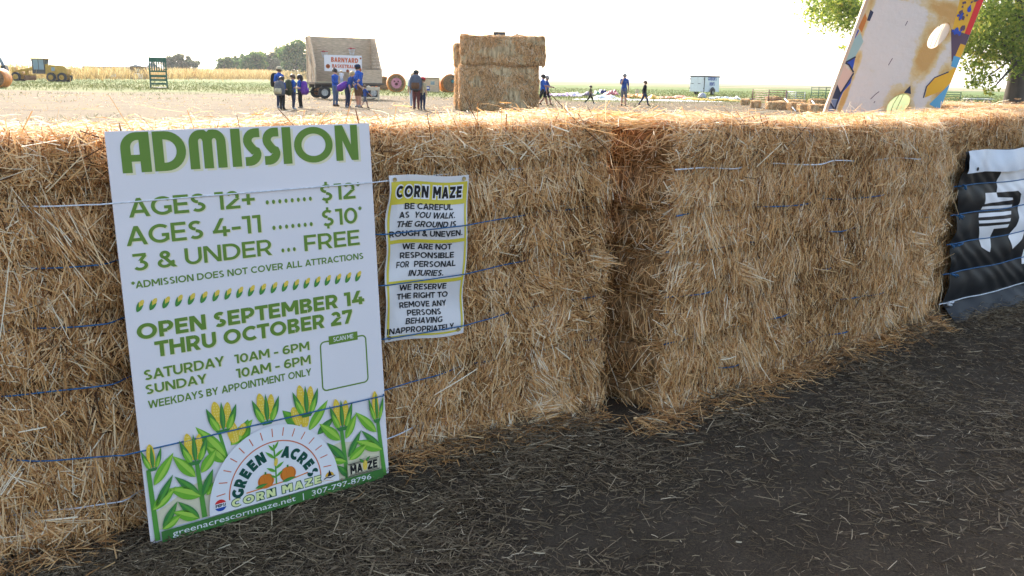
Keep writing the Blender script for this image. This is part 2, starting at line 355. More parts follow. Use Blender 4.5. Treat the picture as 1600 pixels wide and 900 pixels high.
def straw_for(dims, counts, seed, strings, world, r=.05, ln=(.052, .6), wid=.0015, tone0=.5, loft=1.0, droop=None, slope=0.0):
    "blades over a bale: counts = dict(front=, top=, left=, right=, back=)"
    g = np.random.RandomState(seed); L_, T_, H_ = dims; Vs = []; Fs = []; Ts = []; k = 0
    for face, N in counts.items():
        a, b = g.rand(N), g.rand(N)
        if face == 'front': P = np.stack([a * L_, 0 * a, b * H_], -1)
        elif face == 'back': P = np.stack([a * L_, 0 * a + T_, b * H_], -1)
        elif face == 'left': P = np.stack([0 * a, a * T_, b * H_], -1)
        elif face == 'right': P = np.stack([0 * a + L_, a * T_, b * H_], -1)
        else: P = np.stack([a * L_, b * T_, 0 * a + H_], -1)
        S, n = bale_surface(P, dims, r); dsp = bale_disp(S, n, dims, seed % 7, strings)
        if face == 'top':
            ang = g.rand(N) * 6.283; t = np.stack([np.cos(ang), np.sin(ang), g.normal(-.02, .12, N)], -1); off = g.gamma(1.5, .008, N) * loft
        else:
            hz = np.cross(np.array([0, 0, 1.0])[None], n); hz /= np.linalg.norm(hz, axis=1)[:, None] + 1e-9
            ang = g.normal(0, .62, N) + .75 * wob(S, 5.5, seed % 5)          # from the vertical, in swirls
            if strings is not None:
                ds = np.min(np.abs(S[:, 2:3] - strings[None]), axis=1)
                near = (g.rand(N) < .75 * np.exp(-(ds / .035) ** 2)); ang = np.where(near, math.pi / 2 + g.normal(0, .22, N), ang)
            top = (S[:, 2] > H_ - .16) & (g.rand(N) < .45); ang = np.where(top, math.pi / 2 + g.normal(0, .5, N), ang)
            if face in ('front', 'back') and strings is not None: fk = flake(S); ang = ang + .38 * FLAKE_H[(fk * 7) % 97]
            up = np.cross(n, hz)
            t = up * np.cos(ang)[:, None] + hz * np.sin(ang)[:, None] + n * g.normal(0, .16, N)[:, None]
            off = g.gamma(1.5, .008, N) * loft
        le = np.clip(ln[0] * np.exp(g.normal(0, ln[1], N)), .035, .34)
        le = np.where(g.rand(N) < .03, le * 1.7, le)
        wd = wid * np.exp(g.normal(0, .28, N)); bend = g.normal(0, .06, N) - .02
        c = S + n * (dsp + off)[:, None]
        tone = np.clip(tone0 + (.21 if face == 'top' else -.02) + g.normal(0, .27, N) + .12 * wob(S, 4.0, 3) + .05 * (off > .03), 0, 1)  # tops get a paler tone: sunlight on them put into the straw colour
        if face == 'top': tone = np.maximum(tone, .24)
        if face in ('front', 'back') and strings is not None: tone = np.clip(tone + .09 * FLAKE_H[(flake(S) * 5 + 11) % 97] - .10 * np.exp(-((wob(S, 2.2, 6) + .7) / .25) ** 2), 0, 1)  # random tone per slice; broad darker bands put crevice shade into the colour
        if face == 'front' and strings is not None:        # tufts pulled loose: neighbours share one direction
            nt_ = 55; tc_ = np.stack([g.rand(nt_) * L_, g.rand(nt_) * H_], -1); dd_ = np.hypot(S[:, None, 0] - tc_[None, :, 0], (S[:, None, 2] - tc_[None, :, 1]) * .8); near_ = dd_.argmin(1); hit_ = (dd_.min(1) < .035 + .03 * g.rand(nt_)[near_]) & (g.rand(N) < .5) & (S[:, 2] < H_ - .20)
            ta_ = g.normal(0, .9, nt_)[near_]; tv = np.stack([np.sin(ta_), -.35 + 0 * ta_, -np.cos(ta_)], -1) + g.normal(0, .16, (N, 3)); t = np.where(hit_[:, None], tv, t); le = np.where(hit_, le * 1.25, le); c = c + np.where(hit_[:, None], n * .012, 0); tone = np.where(hit_, np.clip(tone + .12, 0, 1), tone)
        V, F, T = blades(c, t, n, le, wd, bend, (g.rand(N) - .5) * 1.7, tone)
        ok = np.ones(N, bool)
        Wv = V.reshape(-1, 3) @ np.array(world.to_3x3()).T + np.array(world.translation)
        for (c0, ax, upv, nn, w_, h_) in SHIELDS:
            q = Wv - c0; uu, vv, dd = q @ ax, q @ upv, q @ nn
            bad = (uu > -.006) & (uu < w_ + .006) & (vv > -.02) & (vv < h_ + .004) & (dd > -.008)
            ok &= ~bad.reshape(N, 9).any(1)
        low = Wv[:, 2].reshape(N, 9).max(1) > .0
        ok &= low
        V = V[ok].reshape(-1, 3); M = len(V) // 9
        base = (np.arange(M) * 9)[:, None, None]; q = np.array([[0, 3, 4, 1], [1, 4, 5, 2], [3, 6, 7, 4], [4, 7, 8, 5]])[None]
        Vs.append(V); Fs.append((base + q).reshape(-1, 4) + k); Ts.append(T.reshape(N, 9)[ok].ravel()); k += len(V)
    return np.concatenate(Vs), np.concatenate(Fs), np.concatenate(Ts)
def make_bale(label, org, yaw, dims, counts, seed, strings=STR_Z, tilt=0.0, twines=True, **kw):
    e = empty('straw_bale', (*org, 0), yaw, label, 'straw bale', 'big square straw bales of the wall'); e.rotation_euler = (0, tilt, yaw)
    Wm = Matrix.Translation(Vector((*org, 0))) @ e.rotation_euler.to_matrix().to_4x4()
    bale_core('packed_straw', dims, seed % 7, strings, e)
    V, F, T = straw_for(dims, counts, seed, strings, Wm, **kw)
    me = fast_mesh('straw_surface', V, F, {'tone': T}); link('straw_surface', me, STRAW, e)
    return e
# ---------------------------------------------------------------- printed matter
def tri_fill(loops):
    "flat polygon with holes -> verts, triangles"
    cu = bpy.data.curves.new('f', 'CURVE'); cu.dimensions = '2D'; cu.fill_mode = 'BOTH'
    for lp in loops:
        sp = cu.splines.new('POLY'); sp.points.add(len(lp) - 1); sp.use_cyclic_u = True
        for q, (a, b) in zip(sp.points, lp): q.co = (a, b, 0, 1)
    return _grab(cu)
def _grab(cu):
    o = bpy.data.objects.new('tmp', cu); C.objects.link(o); dg = bpy.context.evaluated_depsgraph_get()
    me = bpy.data.meshes.new_from_object(o.evaluated_get(dg)); V = np.array([v.co[:2] for v in me.vertices]); F = [tuple(p.vertices) for p in me.polygons]
    bpy.data.objects.remove(o); bpy.data.curves.remove(cu); bpy.data.meshes.remove(me); return V, F
_tc = {}
def text_geo(s, bold=0.0, shear=0.0, sp=1.0):
    k = (s, bold, shear, sp)
    if k not in _tc:
        cu = bpy.data.curves.new('t', 'FONT'); cu.body = s; cu.offset = bold; cu.shear = shear; cu.space_character = sp; cu.resolution_u = 3; cu.fill_mode = 'FRONT'
        _tc[k] = _grab(cu)
    return _tc[k]
class Print:
    "flat coloured shapes in the plane of a sign, each layer a hair above the one below"
    def __init__(s, h=.0004): s.v = []; s.f = []; s.m = []; s.names = []; s.h = h
    def add(s, V, F, col, layer):
        if col not in s.names: s.names.append(col)
        o = len(s.v); s.v += [(a, b, layer * s.h) for a, b in V]; s.f += [tuple(i + o for i in f) for f in F]; s.m += [s.names.index(col)] * len(F)
    def poly(s, pts, col, layer): s.add(*tri_fill([pts]), col, layer)
    def loops(s, lps, col, layer): s.add(*tri_fill(lps), col, layer)
    def rect(s, x0, y0, x1, y1, col, layer): s.add([(x0, y0), (x1, y0), (x1, y1), (x0, y1)], [(0, 1, 2, 3)], col, layer)
    def ell(s, cx, cy, rx, ry, col, layer, n=24, a0=0, a1=2 * math.pi, rot=0):
        pts = [(math.cos(a0 + (a1 - a0) * i / n) * rx, math.sin(a0 + (a1 - a0) * i / n) * ry) for i in range(n + (a1 - a0 < 6.28))]
        c, q = math.cos(rot), math.sin(rot); s.add([(cx + a * c - b * q, cy + a * q + b * c) for a, b in pts], [tuple(range(len(pts)))], col, layer)
    def line(s, pts, wd, col, layer, closed=False):
        P = [Vector(p) for p in pts]; n = len(P); L_, R_ = [], []
        for i, p in enumerate(P):
            a = P[(i - 1) % n] if closed or i > 0 else P[0]; b = P[(i + 1) % n] if closed or i < n - 1 else P[-1]
            d = (b - a).normalized(); nn = Vector((-d.y, d.x)) * wd / 2; L_.append(p + nn); R_.append(p - nn)
        m = n if closed else n - 1
        s.add([tuple(v) for v in L_ + R_], [(i, (i + 1) % n, n + (i + 1) % n, n + i) for i in range(m)], col, layer)
    def text(s, t, box, col, layer, bold=0.0, shear=0.0, sp=1.0, off=(0, 0)):
        "text squeezed to x0..x1 between base line and cap height (x0, base, x1, cap); per-end base may differ"
        V, F = text_geo(t, bold, shear, sp); V = V.copy(); x0, y0, x1, y1 = box
        ref, _ = text_geo('H', bold, 0, 1); cap = ref[:, 1].max()
        V[:, 0] = (V[:, 0] - V[:, 0].min()) / (V[:, 0].max() - V[:, 0].min()) * (x1 - x0) + x0 + off[0]; V[:, 1] = V[:, 1] / cap * (y1 - y0) + y0 + off[1]
        s.add(V, F, col, layer)
    def arc_text(s, t, cx, cy, r, a0, a1, size, col, layer, bold=0.0, wide=1.0):
        ref, _ = text_geo('H', bold); cap = ref[:, 1].max()
        for i, ch in enumerate(t):
            a = a0 + (a1 - a0) * i / (len(t) - 1); V, F = text_geo(ch, bold); V = V - [(V[:, 0].min() + V[:, 0].max()) / 2, 0]; V = V / cap * size; V[:, 0] *= wide
            b = a - math.pi / 2; c, q = math.cos(b), math.sin(b)
            s.add(np.stack([cx + r * math.cos(a) + V[:, 0] * c - V[:, 1] * q, cy + r * math.sin(a) + V[:, 0] * q + V[:, 1] * c], -1), F, col, layer)
    def build(s, name, parent, sx=1.0, sy=1.0, warp=None, cuts=0, mats=None):
        me = bpy.data.meshes.new(name); me.from_pydata([(a * sx, b * sy, c) for a, b, c in s.v], [], s.f); me.polygons.foreach_set('material_index', s.m)
        if warp:
            bm = bmesh.new(); bm.from_mesh(me)
            if cuts: bmesh.ops.triangulate(bm, faces=bm.faces)
            for _ in range(cuts):
                es = [e for e in bm.edges if e.calc_length() > (.012 if cuts >= 5 else .03)]
                if es: bmesh.ops.subdivide_edges(bm, edges=es, cuts=1); bmesh.ops.triangulate(bm, faces=bm.faces)
            for v in bm.verts: v.co = warp(v.co)
            bm.to_mesh(me); bm.free()
        o = link(name, me, [INK[c] for c in s.names], parent); return o
#FONTSTART
def stroke(pts, wd):
    L_, R_ = [], []
    for i, p in enumerate(pts):
        a, b = Vector(pts[max(i - 1, 0)]), Vector(pts[min(i + 1, len(pts) - 1)]); d = (b - a).normalized(); nn = Vector((-d.y, d.x)) * wd / 2; p = Vector(p); L_.append(tuple(p + nn)); R_.append(tuple(p - nn))
    return L_ + R_[::-1]
# stroke alphabet in the manner of a geometric sans; cap height 1, stroke weight w
def glyph(ch, w):
    a = w / 2; S = []
    def v(x, y0=0, y1=1): S.append([(x, y0), (x + w, y0), (x + w, y1), (x, y1)])
    def h(x0, x1, y): S.append([(x0, y - a), (x1, y - a), (x1, y + a), (x0, y + a)])
    def d(x0, y0, x1, y1):
        L_ = math.hypot(x1 - x0, y1 - y0); k = a * L_ / abs(y1 - y0); S.append([(x0 - k, y0), (x0 + k, y0), (x1 + k, y1), (x1 - k, y1)])
    def arc(cx, cy, rx, ry, a0, a1, n=14):
        rx -= a; ry -= a; pts = [(cx + rx * math.cos(rad(a0 + (a1 - a0) * i / n)), cy + ry * math.sin(rad(a0 + (a1 - a0) * i / n))) for i in range(n + 1)]; S.append(stroke(pts, w))
    def ring(cx, cy, rx, ry, n=26):
        o = [(cx + rx * math.cos(2 * math.pi * i / n), cy + ry * math.sin(2 * math.pi * i / n)) for i in range(n)]; q = [(cx + (rx - w) * math.cos(2 * math.pi * i / n), cy + (ry - w) * math.sin(2 * math.pi * i / n)) for i in range(n)]
        for i in range(n): j = (i + 1) % n; S.append([o[i], o[j], q[j], q[i]])
    W = .7
    if ch == 'A': W = .92; k = w * .62; d(k, 0, .46, 1); d(W - k, 0, .46, 1); h(.2, W - .2, .29)
    elif ch == 'B': W = .74; v(0); h(w, .42, 1 - a); h(w, .42, a); h(w, .45, .53); arc(.42, .745, .28, .255, 90, -90); arc(.45, .265, .29, .265, 90, -90)
    elif ch == 'C': W = .84; arc(.5, .5, .5, .5, 47, 313, 20)
    elif ch == 'D': W = .86; v(0); h(w, .38, 1 - a); h(w, .38, a); arc(.36, .5, .5, .5, 90, -90, 18)
    elif ch == 'E': W = .66; v(0); h(w, W, 1 - a); h(w, W - .05, .51); h(w, W, a)
    elif ch == 'F': W = .64; v(0); h(w, W, 1 - a); h(w, W - .06, .47)
    elif ch == 'G': W = .88; arc(.5, .5, .5, .5, 47, 318, 20); v(W - w, .12, .5); h(.56, W - w, .5 - a)
    elif ch == 'H': W = .82; v(0); v(W - w); h(w, W - w, .51)
    elif ch == 'I': W = w; v(0)
    elif ch == 'J': W = .56; v(W - w, .28); h(.1, W - w, 1 - a); arc(.27, .29, .29, .29, 0, -140)
    elif ch == 'K': W = .80; v(0); d(w + .02, .40, W - w * .7, 1); d(.36, .62, W - w * .6, 0)
    elif ch == 'L': W = .62; v(0); h(w, W, a)
    elif ch == 'M': W = 1.0; v(0); v(W - w); d(w * .62, 1, W / 2, .28); d(W - w * .62, 1, W / 2, .28)
    elif ch == 'N': W = .84; v(0); v(W - w); d(w * .62, 1, W - w * .62, 0)
    elif ch == 'O': W = 1.0; ring(.5, .5, .5, .5)
    elif ch == 'P': W = .74; v(0); h(w, .42, 1 - a); h(w, .42, .38); arc(.42, .665, .32, .33, 90, -90)
    elif ch == 'Q': W = 1.0; ring(.5, .5, .5, .5); d(.55, .25, .9, -.05)
    elif ch == 'R': W = .76; v(0); h(w, .42, 1 - a); h(w, .42, .39); arc(.42, .67, .32, .33, 90, -90); d(.42, .4, W - w * .6, 0)
    elif ch == 'S': W = .68; arc(.345, .735, .315, .265, 38, 268, 12); arc(.335, .265, .325, .268, 90, -145, 12)
    elif ch == 'T': W = .74; h(0, W, 1 - a); v(W / 2 - a, 0, 1 - w)
    elif ch == 'U': W = .80; v(0, .38); v(W - w, .38); arc(.40, .40, .40, .40, 180, 360)
    elif ch == 'V': W = .90; k = w * .6; d(k, 1, .45, 0); d(W - k, 1, .45, 0)
    elif ch == 'W': W = 1.32; k = w * .58; d(k, 1, .36, 0); d(.66, 1, .36, 0); d(.66, 1, .96, 0); d(W - k, 1, .96, 0)
    elif ch == 'X': W = .82; k = w * .65; d(k, 0, W - k, 1); d(W - k, 0, k, 1)
    elif ch == 'Y': W = .84; k = w * .6; d(k, 1, .42, .40); d(W - k, 1, .42, .40); v(.42 - a, 0, .42)
    elif ch == 'Z': W = .74; h(0, W, 1 - a); h(0, W, a); d(w * .7, w, W - w * .7, 1 - w)
    elif ch == '0': W = .76; ring(.38, .5, .38, .5)
    elif ch == '1': W = .40; v(W - w); h(0, W - w, 1 - a)
    elif ch == '2': W = .68; h(0, W, a); arc(.33, .69, .32, .31, 155, -30, 10); d(w * .75, w, .56, .56)
    elif ch == '3': W = .68; h(.03, .62, 1 - a); d(.36, .58, .55, 1 - w); arc(.34, .30, .34, .30, 90, -150, 12)
    elif ch == '4': W = .80; h(0, W, .28); d(w * .62, .28, .46, 1); v(.55 - a, 0, .55)
    elif ch == '5': W = .68; h(.1, .62, 1 - a); v(.1, .55, 1); h(.1, .36, .58); arc(.34, .315, .34, .315, 90, -150, 12)
    elif ch == '6': W = .72; ring(.36, .32, .36, .32); arc(.42, .40, .42, .60, 60, 185, 10)
    elif ch == '7': W = .68; h(0, W, 1 - a); v(0, .72, 1 - w); d(.26, 0, W - w * .6, 1 - w)
    elif ch == '8': W = .72; ring(.36, .28, .36, .28, 22); ring(.36, .745, .30, .255, 22)
    elif ch == '9': W = .72; ring(.36, .68, .36, .32); arc(.30, .60, .42, .60, -120, 5, 10)
    elif ch == '$': W, S = glyph('S', w); S = list(S); S.append([(W / 2 - a * .8, 1), (W / 2 + a * .8, 1), (W / 2 + a * .8, 1.15), (W / 2 - a * .8, 1.15)]); S.append([(W / 2 - a * .8, -.15), (W / 2 + a * .8, -.15), (W / 2 + a * .8, 0), (W / 2 - a * .8, 0)])
    elif ch == '&': W = .84; ring(.36, .76, .24, .24, 20); arc(.33, .28, .33, .28, 110, 330, 12); d(.30, .66, .78, 0); arc(.33, .28, .45, .42, -40, 20, 6)
    elif ch == '*': W = .4; v(.2 - a, .55, 1); d(.06, .66, .34, .9); d(.34, .66, .06, .9)
    elif ch == '+': W = .62; h(0, W, .45); v(W / 2 - a, .15, .45 - a); v(W / 2 - a, .45 + a, .76)
    elif ch == '-': W = .42; h(0, W, .38)
    elif ch == '.': W = w * 1.15; S.append([(W / 2 + W / 2 * math.cos(k * .7854), W / 2 + W / 2 * math.sin(k * .7854)) for k in range(8)])
    elif ch == "'": W = w; S.append([(0, 1), (w, 1), (w * .8, .68), (w * .2, .68)])
    elif ch == ' ': W = .24
    return W, S
_ntext = [0]
def stext(s, t, box, col, layer, w=.16, shear=0.0, off=(0, 0), gap=.09):
    x = 0; out = []; pv = ''
    for ch in t:
        W, S = glyph(ch, w)
        if pv and (ch in 'AVYTW' or pv in 'AVYTW') and ' ' not in (pv, ch): x -= .05 + (.07 if (ch in 'AVYTW' and pv in 'AVYTW' and ch != pv) else 0)
        pv = ch
        for q in S: out.append([(x + a, b) for a, b in q])
        x += W + gap
    tot = x - gap; x0, y0, x1, y1 = box; k = (x1 - x0) / tot; hh = y1 - y0
    for q in out:
        pts = [(x0 + a * k + shear * b * hh + off[0], y0 + b * hh + off[1]) for a, b in q]
        _ntext[0] += 1; n = len(pts); lz = layer + .05 * (_ntext[0] % 7)
        if n <= 8: F = [tuple(range(n))]
        else:
            m = n // 2; F = [(i, i + 1, n - 2 - i, n - 1 - i) for i in range(m - 1)]
        s.add(pts, F, col, lz)
def sarc(s, t, cx, cy, r, a0, a1, size, col, layer, w=.26, wide=.8, slab=.0):
    for i, ch in enumerate(t):
        a = a0 + (a1 - a0) * i / (len(t) - 1); W, S = glyph(ch, w); b = a - math.pi / 2; c, q = math.cos(b), math.sin(b)
        for poly in S:
            pts = []
            for x, y in poly:
                x = (x - W / 2) * size * wide; y = y * size; pts.append((cx + r * math.cos(a) + x * c - y * q, cy + r * math.sin(a) + x * q + y * c))
            _ntext[0] += 1; n = len(pts); m = n // 2; lz = layer + .05 * (_ntext[0] % 7)
            s.add(pts, [tuple(range(n))] if n <= 8 else [(i_, i_ + 1, n - 2 - i_, n - 1 - i_) for i_ in range(m - 1)], col, lz)
Print.stext = stext; Print.sarc = sarc
#FONTEND
def ink(name, col, rough=.45): INK[name] = mat('ink_' + name, col, rough, .03, 3.0, spec=.3)
INK = {}
for k, c in dict(green=(.135, .235, .030), cream=(.74, .66, .42), white=(.79, .75, .74), leaf=(.17, .42, .035), leafd=(.055, .21, .05), leafm=(.10, .31, .045), lime=(.36, .58, .07), yellow=(.78, .52, .045),
                 kernel=(.85, .66, .16), gold=(.72, .40, .03), bar=(.055, .17, .035), rust=(.62, .16, .07), forest=(.008, .07, .045), pumpkin=(.70, .20, .025), pumpkind=(.45, .10, .012), tan=(.70, .62, .42),
                 black=(.012, .012, .013), red=(.65, .03, .03), blue=(.02, .07, .34), pale=(.74, .76, .34), olive=(.62, .50, .05), navy=(.03, .05, .16), stain=(.5, .5, .5)).items(): ink(k, c)

# ---- leaning admission board
S_BL = at(236, 851, .010); S_BR = at(607, 750, .010); SW, SH = .829, 1.250
s_ax = (S_BR - S_BL) / np.linalg.norm(S_BR - S_BL); s_n0 = np.array([s_ax[1], -s_ax[0], 0]); LEAN = rad(3.4)
s_up = np.array([0, 0, 1.0]) * math.cos(LEAN) - s_n0 * math.sin(LEAN) - s_ax * .030; s_up /= np.linalg.norm(s_up); s_n = np.cross(s_ax, s_up)
S_O = S_BL
SHIELDS.append((S_O, s_ax, s_up, s_n, SW, SH))
# ---- small vinyl sign on bale A
V_O = np.array([*(A_P + A_D * -1.011), .503]) + np.array([*A_N, 0]) * .004; v_ax = np.array([*A_D, -.035]); v_ax /= np.linalg.norm(v_ax); v_up = np.array([0, 0, 1.0]) + np.array([*A_D, 0]) * .045; v_up /= np.linalg.norm(v_up); v_n = np.cross(v_ax, v_up); VW, VH = .326, .590
SHIELDS.append((V_O - v_n * .02, v_ax, v_up, v_n, VW, VH))
# ---- black banner on bale C
K_O = np.array([*(C_P + C_D * -.212), 0.0]); k_ax = np.array([*C_D, 0]); k_up = np.array([0, 0, 1.0]); k_n = np.array([*C_N, 0]); KW, KH = 2.05, 1.05
SHIELDS.append((K_O - k_n * .02 + k_up * .1, k_ax, k_up, k_n, KW, KH - .1))

# ---------------------------------------------------------------- the bales
DA = (2.62, .80, 1.222); DB = (2.355, .95, 1.250); DC = (2.6, .95, 1.235)
orgA = A_P - A_D * (2.62 - .055) - A_N * .05
orgB = B_P + B_D * .272 - B_N * .03
orgC = C_P + C_D * -.42 - C_N * .05
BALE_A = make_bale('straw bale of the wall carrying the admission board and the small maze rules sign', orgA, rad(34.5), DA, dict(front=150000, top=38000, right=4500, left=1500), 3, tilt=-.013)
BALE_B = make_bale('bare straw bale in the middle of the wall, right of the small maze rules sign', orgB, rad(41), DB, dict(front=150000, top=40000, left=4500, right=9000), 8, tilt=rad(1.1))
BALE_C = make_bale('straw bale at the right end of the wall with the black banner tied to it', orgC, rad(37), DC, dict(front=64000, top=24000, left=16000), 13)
BALE_D = make_bale('straw bale standing behind the wall at the right, only its top edge showing', (3.75, 8.15), rad(4), (2.6, .95, 1.26), dict(front=9000, top=9000, left=2500), 17)

# heaped straw over the joints of the wall and along its top edges
def heap(N, fn, seed, mat_, name, label, ln=.11, tone0=.6, tz=.3, wid=.0016):
    g = np.random.RandomState(seed); c, n = fn(g, N); N = len(c); ang = g.rand(N) * 6.283
    t = np.stack([np.cos(ang), np.sin(ang), g.normal(0, tz, N)], -1); le = np.clip(ln * np.exp(g.normal(0, .5, N)), .015, .32)
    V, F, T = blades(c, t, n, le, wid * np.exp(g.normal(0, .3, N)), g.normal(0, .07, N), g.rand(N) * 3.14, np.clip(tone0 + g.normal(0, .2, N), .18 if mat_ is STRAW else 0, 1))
    Wv = V.reshape(-1, 3); ok = np.ones(N, bool)
    for (c0, ax, upv, nn, w_, h_) in SHIELDS:
        q = Wv - c0; uu, vv, dd = q @ ax, q @ upv, q @ nn
        ok &= ~((uu > -.004) & (uu < w_ + .004) & (vv > .10) & (vv < h_ + .003) & (dd > -.02) & (dd < .2)).reshape(N, 9).any(1)
    V = V[ok].reshape(-1, 3); M = len(V) // 9; q = np.array([[0, 3, 4, 1], [1, 4, 5, 2], [3, 6, 7, 4], [4, 7, 8, 5]])[None]
    me = fast_mesh(name, V, ((np.arange(M) * 9)[:, None, None] + q).reshape(-1, 4), {'tone': T.reshape(N, 9)[ok].ravel()})
    return tag(link(name, me, mat_), label, 'straw' if label else None, kind='stuff')
def top_heap(g, N):
    k = N // 9; out = []
    # over the joint of A and B
    a = g.normal(0, .17, k); b = np.abs(g.normal(.0, .38, k)) - .02
    P = np.array([.54, 3.71])[None] + a[:, None] * A_D + b[:, None] * -A_N; z = 1.235 + .045 * np.exp(-(a / .2) ** 2) * g.rand(k) + .012 - .10 * np.clip(-b * 6 + .05, 0, 1)
    out.append(np.stack([P[:, 0], P[:, 1], z], -1))
    # joint B and C
    a = g.normal(.05, .10, k // 2); b = .35 + g.rand(k // 2) * .6
    P = (B_P + B_D * 2.66)[None] + a[:, None] * B_D + b[:, None] * -B_N; out.append(np.stack([P[:, 0], P[:, 1], 1.195 + .05 * g.rand(k // 2)], -1))
    # thicker clumps along the back of the tops
    k2 = N - k - k // 2; u = g.rand(k2); onA = g.rand(k2) < .35; q = .45 + .45 * g.rand(k2) ** .7; q = np.where(onA, q * .8, q)
    PA = np.array(orgA)[None] + (u * 2.6)[:, None] * A_D - q[:, None] * A_N; PB = np.array(orgB)[None] + (u * 2.6)[:, None] * B_D - q[:, None] * B_N
    P = np.where(onA[:, None], PA, PB); zz = np.where(onA, 1.218 + u * .034, 1.245 - u * .05); P3 = np.stack([P[:, 0], P[:, 1], zz], -1)
    zz = zz - TOP_SLOPE * q + .004 + g.rand(k2) * (.010 + .025 * np.clip(wob(P3, 3.3, 2), 0, 1.5)); out.append(np.stack([P[:, 0], P[:, 1], zz], -1))
    c = np.concatenate(out); return c, np.tile(np.array([[0, 0, 1.0]]), (len(c), 1)) + g.normal(0, .25, (len(c), 3))
heap(9000, top_heap, 21, STRAW, 'loose_straw', 'loose golden straw heaped over the tops of the wall bales', ln=.10, tone0=.66, tz=.15)
def joint_heap(g, N):
    a = g.normal(0, .09, N); z = g.rand(N) * 1.2; P = np.array([.40, 3.60])[None] + a[:, None] * A_D + (g.normal(-.02, .05, N))[:, None] * -A_N * -1
    return np.stack([P[:, 0], P[:, 1], z], -1), np.tile(np.array([[*A_N, 0]]), (N, 1)) + g.normal(0, .4, (N, 3))

# litter on the trodden earth
def litter(g, N):
    X_, Y_, D_ = [], [], []; k = 0
    while k < N:
        M_ = 200000; x = g.uniform(-2.4, 6.6, M_); y = 1.75 + 6.2 * g.rand(M_) ** 1.35; d, uA, uB = wall_dist(x, y); P3 = np.stack([x, y, x * 0], -1); cl = .56 + .55 * wob(P3, 2.3, 3) + .38 * wob(P3, 6.0, 5)
        p = (.17 + 1.0 * np.exp(-d / .40) + .15 * np.exp(-d / 1.0)) * np.clip(cl, .10, 1.4) / 1.3; vis = (np.abs(x) < .76 * y + .35) & (d > -.03) & (d < 3.6)
        ok = vis & (g.rand(M_) < p); X_.append(x[ok]); Y_.append(y[ok]); D_.append(d[ok]); k += ok.sum()
    x, y, d = np.concatenate(X_)[:N], np.concatenate(Y_)[:N], np.concatenate(D_)[:N]
    z = np.maximum(mound(x, y), .005) + .002 + g.gamma(1.3, .004, N) * (1 + np.where((x * A_D[0] + y * A_D[1] - A_P @ A_D) < -1.0, .2, 2.2) * np.exp(-d / .2))
    return np.stack([x, y, z], -1), np.tile(np.array([[0, 0, 1.0]]), (N, 1)) + g.normal(0, .22, (N, 3))
heap(102000, litter, 31, OLDSTRAW, 'straw_litter', None, ln=.023, tone0=.47, tz=.12, wid=.00125)
heap(15000, litter, 37, OLDSTRAW, 'straw_litter', None, ln=.055, tone0=.60, tz=.14, wid=.0014)
def foot(g, N):
    u = g.rand(N) * 5.6 - 2.6; d = np.abs(g.normal(0, .07, N)) + .005; isA = u < .0
    PA = A_P[None] + u[:, None] * A_D + d[:, None] * A_N; PB = B_P[None] + np.clip(u, .0, 2.66)[:, None] * B_D + d[:, None] * B_N
    P = np.where(isA[:, None], PA, PB); kp = ~((u > -1.95) & (u < -1.0)) | (g.rand(N) < .16 * (u > -1.45)); P = P[kp]; N = len(P); z = np.maximum(mound(P[:, 0], P[:, 1]), .005) + g.gamma(1.4, .012, N); return np.stack([P[:, 0], P[:, 1], z], -1), np.tile(np.array([[0, 0, 1.0]]), (N, 1)) + g.normal(0, .5, (N, 3))
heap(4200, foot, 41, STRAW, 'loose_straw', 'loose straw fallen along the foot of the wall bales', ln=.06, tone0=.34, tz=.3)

# ---------------------------------------------------------------- admission board
def frame_matrix(o, ax, up, n):
    return Matrix(((ax[0], up[0], n[0], o[0]), (ax[1], up[1], n[1], o[1]), (ax[2], up[2], n[2], o[2]), (0, 0, 0, 1)))
board = bpy.data.objects.new('admission_board', None); C.objects.link(board); board.matrix_world = frame_matrix(S_O, s_ax, s_up, s_n)
tag(board, 'tall white admission price board with green lettering leaning against the straw wall', 'sign')
WHITEB = mat('white_foam_board', (.77, .70, .69), .5, .02, 2.0, spec=.3)
MB().box((0, 0, -.006), (SW, SH, 0)).build('panel', WHITEB, board, bevel=.0008)
sx, sy = SW / 820, SH / 1230
P = Print()
# art-deco headline
def qarc(cx, cy, rx, ry, a0, a1, n=8): return [(cx + rx * math.cos(rad(a0 + (a1 - a0) * i / n)), cy + ry * math.sin(rad(a0 + (a1 - a0) * i / n))) for i in range(n + 1)]
S_path = [(53, 99)] + qarc(38, 76, 24, 23, 95, 200, 7) + [(22, 58), (32, 46)] + qarc(18, 37, 24, 23, 15, -85, 7) + [(4, 14)]
GL = {
 'A': [[(0, 0), (0, 68)] + qarc(45, 68, 45, 45, 180, 90) + [(80, 113), (80, 0), (51, 0), (51, 31), (27, 31), (27, 0)], [(27, 50), (51, 50), (51, 91), (45, 91)] + qarc(47, 71, 20, 20, 100, 180)],
 'D': [[(0, 0), (0, 113), (32, 113)] + qarc(34, 56.5, 58, 56.5, 90, -90, 16), [(28, 24)] + qarc(32, 56.5, 33, 33, -90, 90, 12) + [(28, 90)]],
 'M': [[(0, 0), (0, 76)] + qarc(34, 76, 34, 37, 180, 90) + [(48, 113), (55, 107), (62, 113)] + qarc(76, 76, 34, 37, 90, 0) + [(110, 0), (82, 0), (82, 78)] + qarc(75.5, 80, 6.5, 8, 0, 180, 6) + [(69, 0), (41, 0), (41, 78)] + qarc(34.5, 80, 6.5, 8, 0, 180, 6) + [(28, 0)]],
 'I': [[(0, 0), (0, 113), (29, 113), (29, 0)]],
 'S': [stroke(S_path, 27)],
 'O': [qarc(66, 55, 66, 56, 0, 352, 40), qarc(66, 55, 41, 35, 0, 352, 40)],
 'N': [[(0, 0), (0, 113), (27, 113), (55, 50), (55, 113), (80, 113), (80, 0), (55, 0), (25, 64), (25, 0)]]}
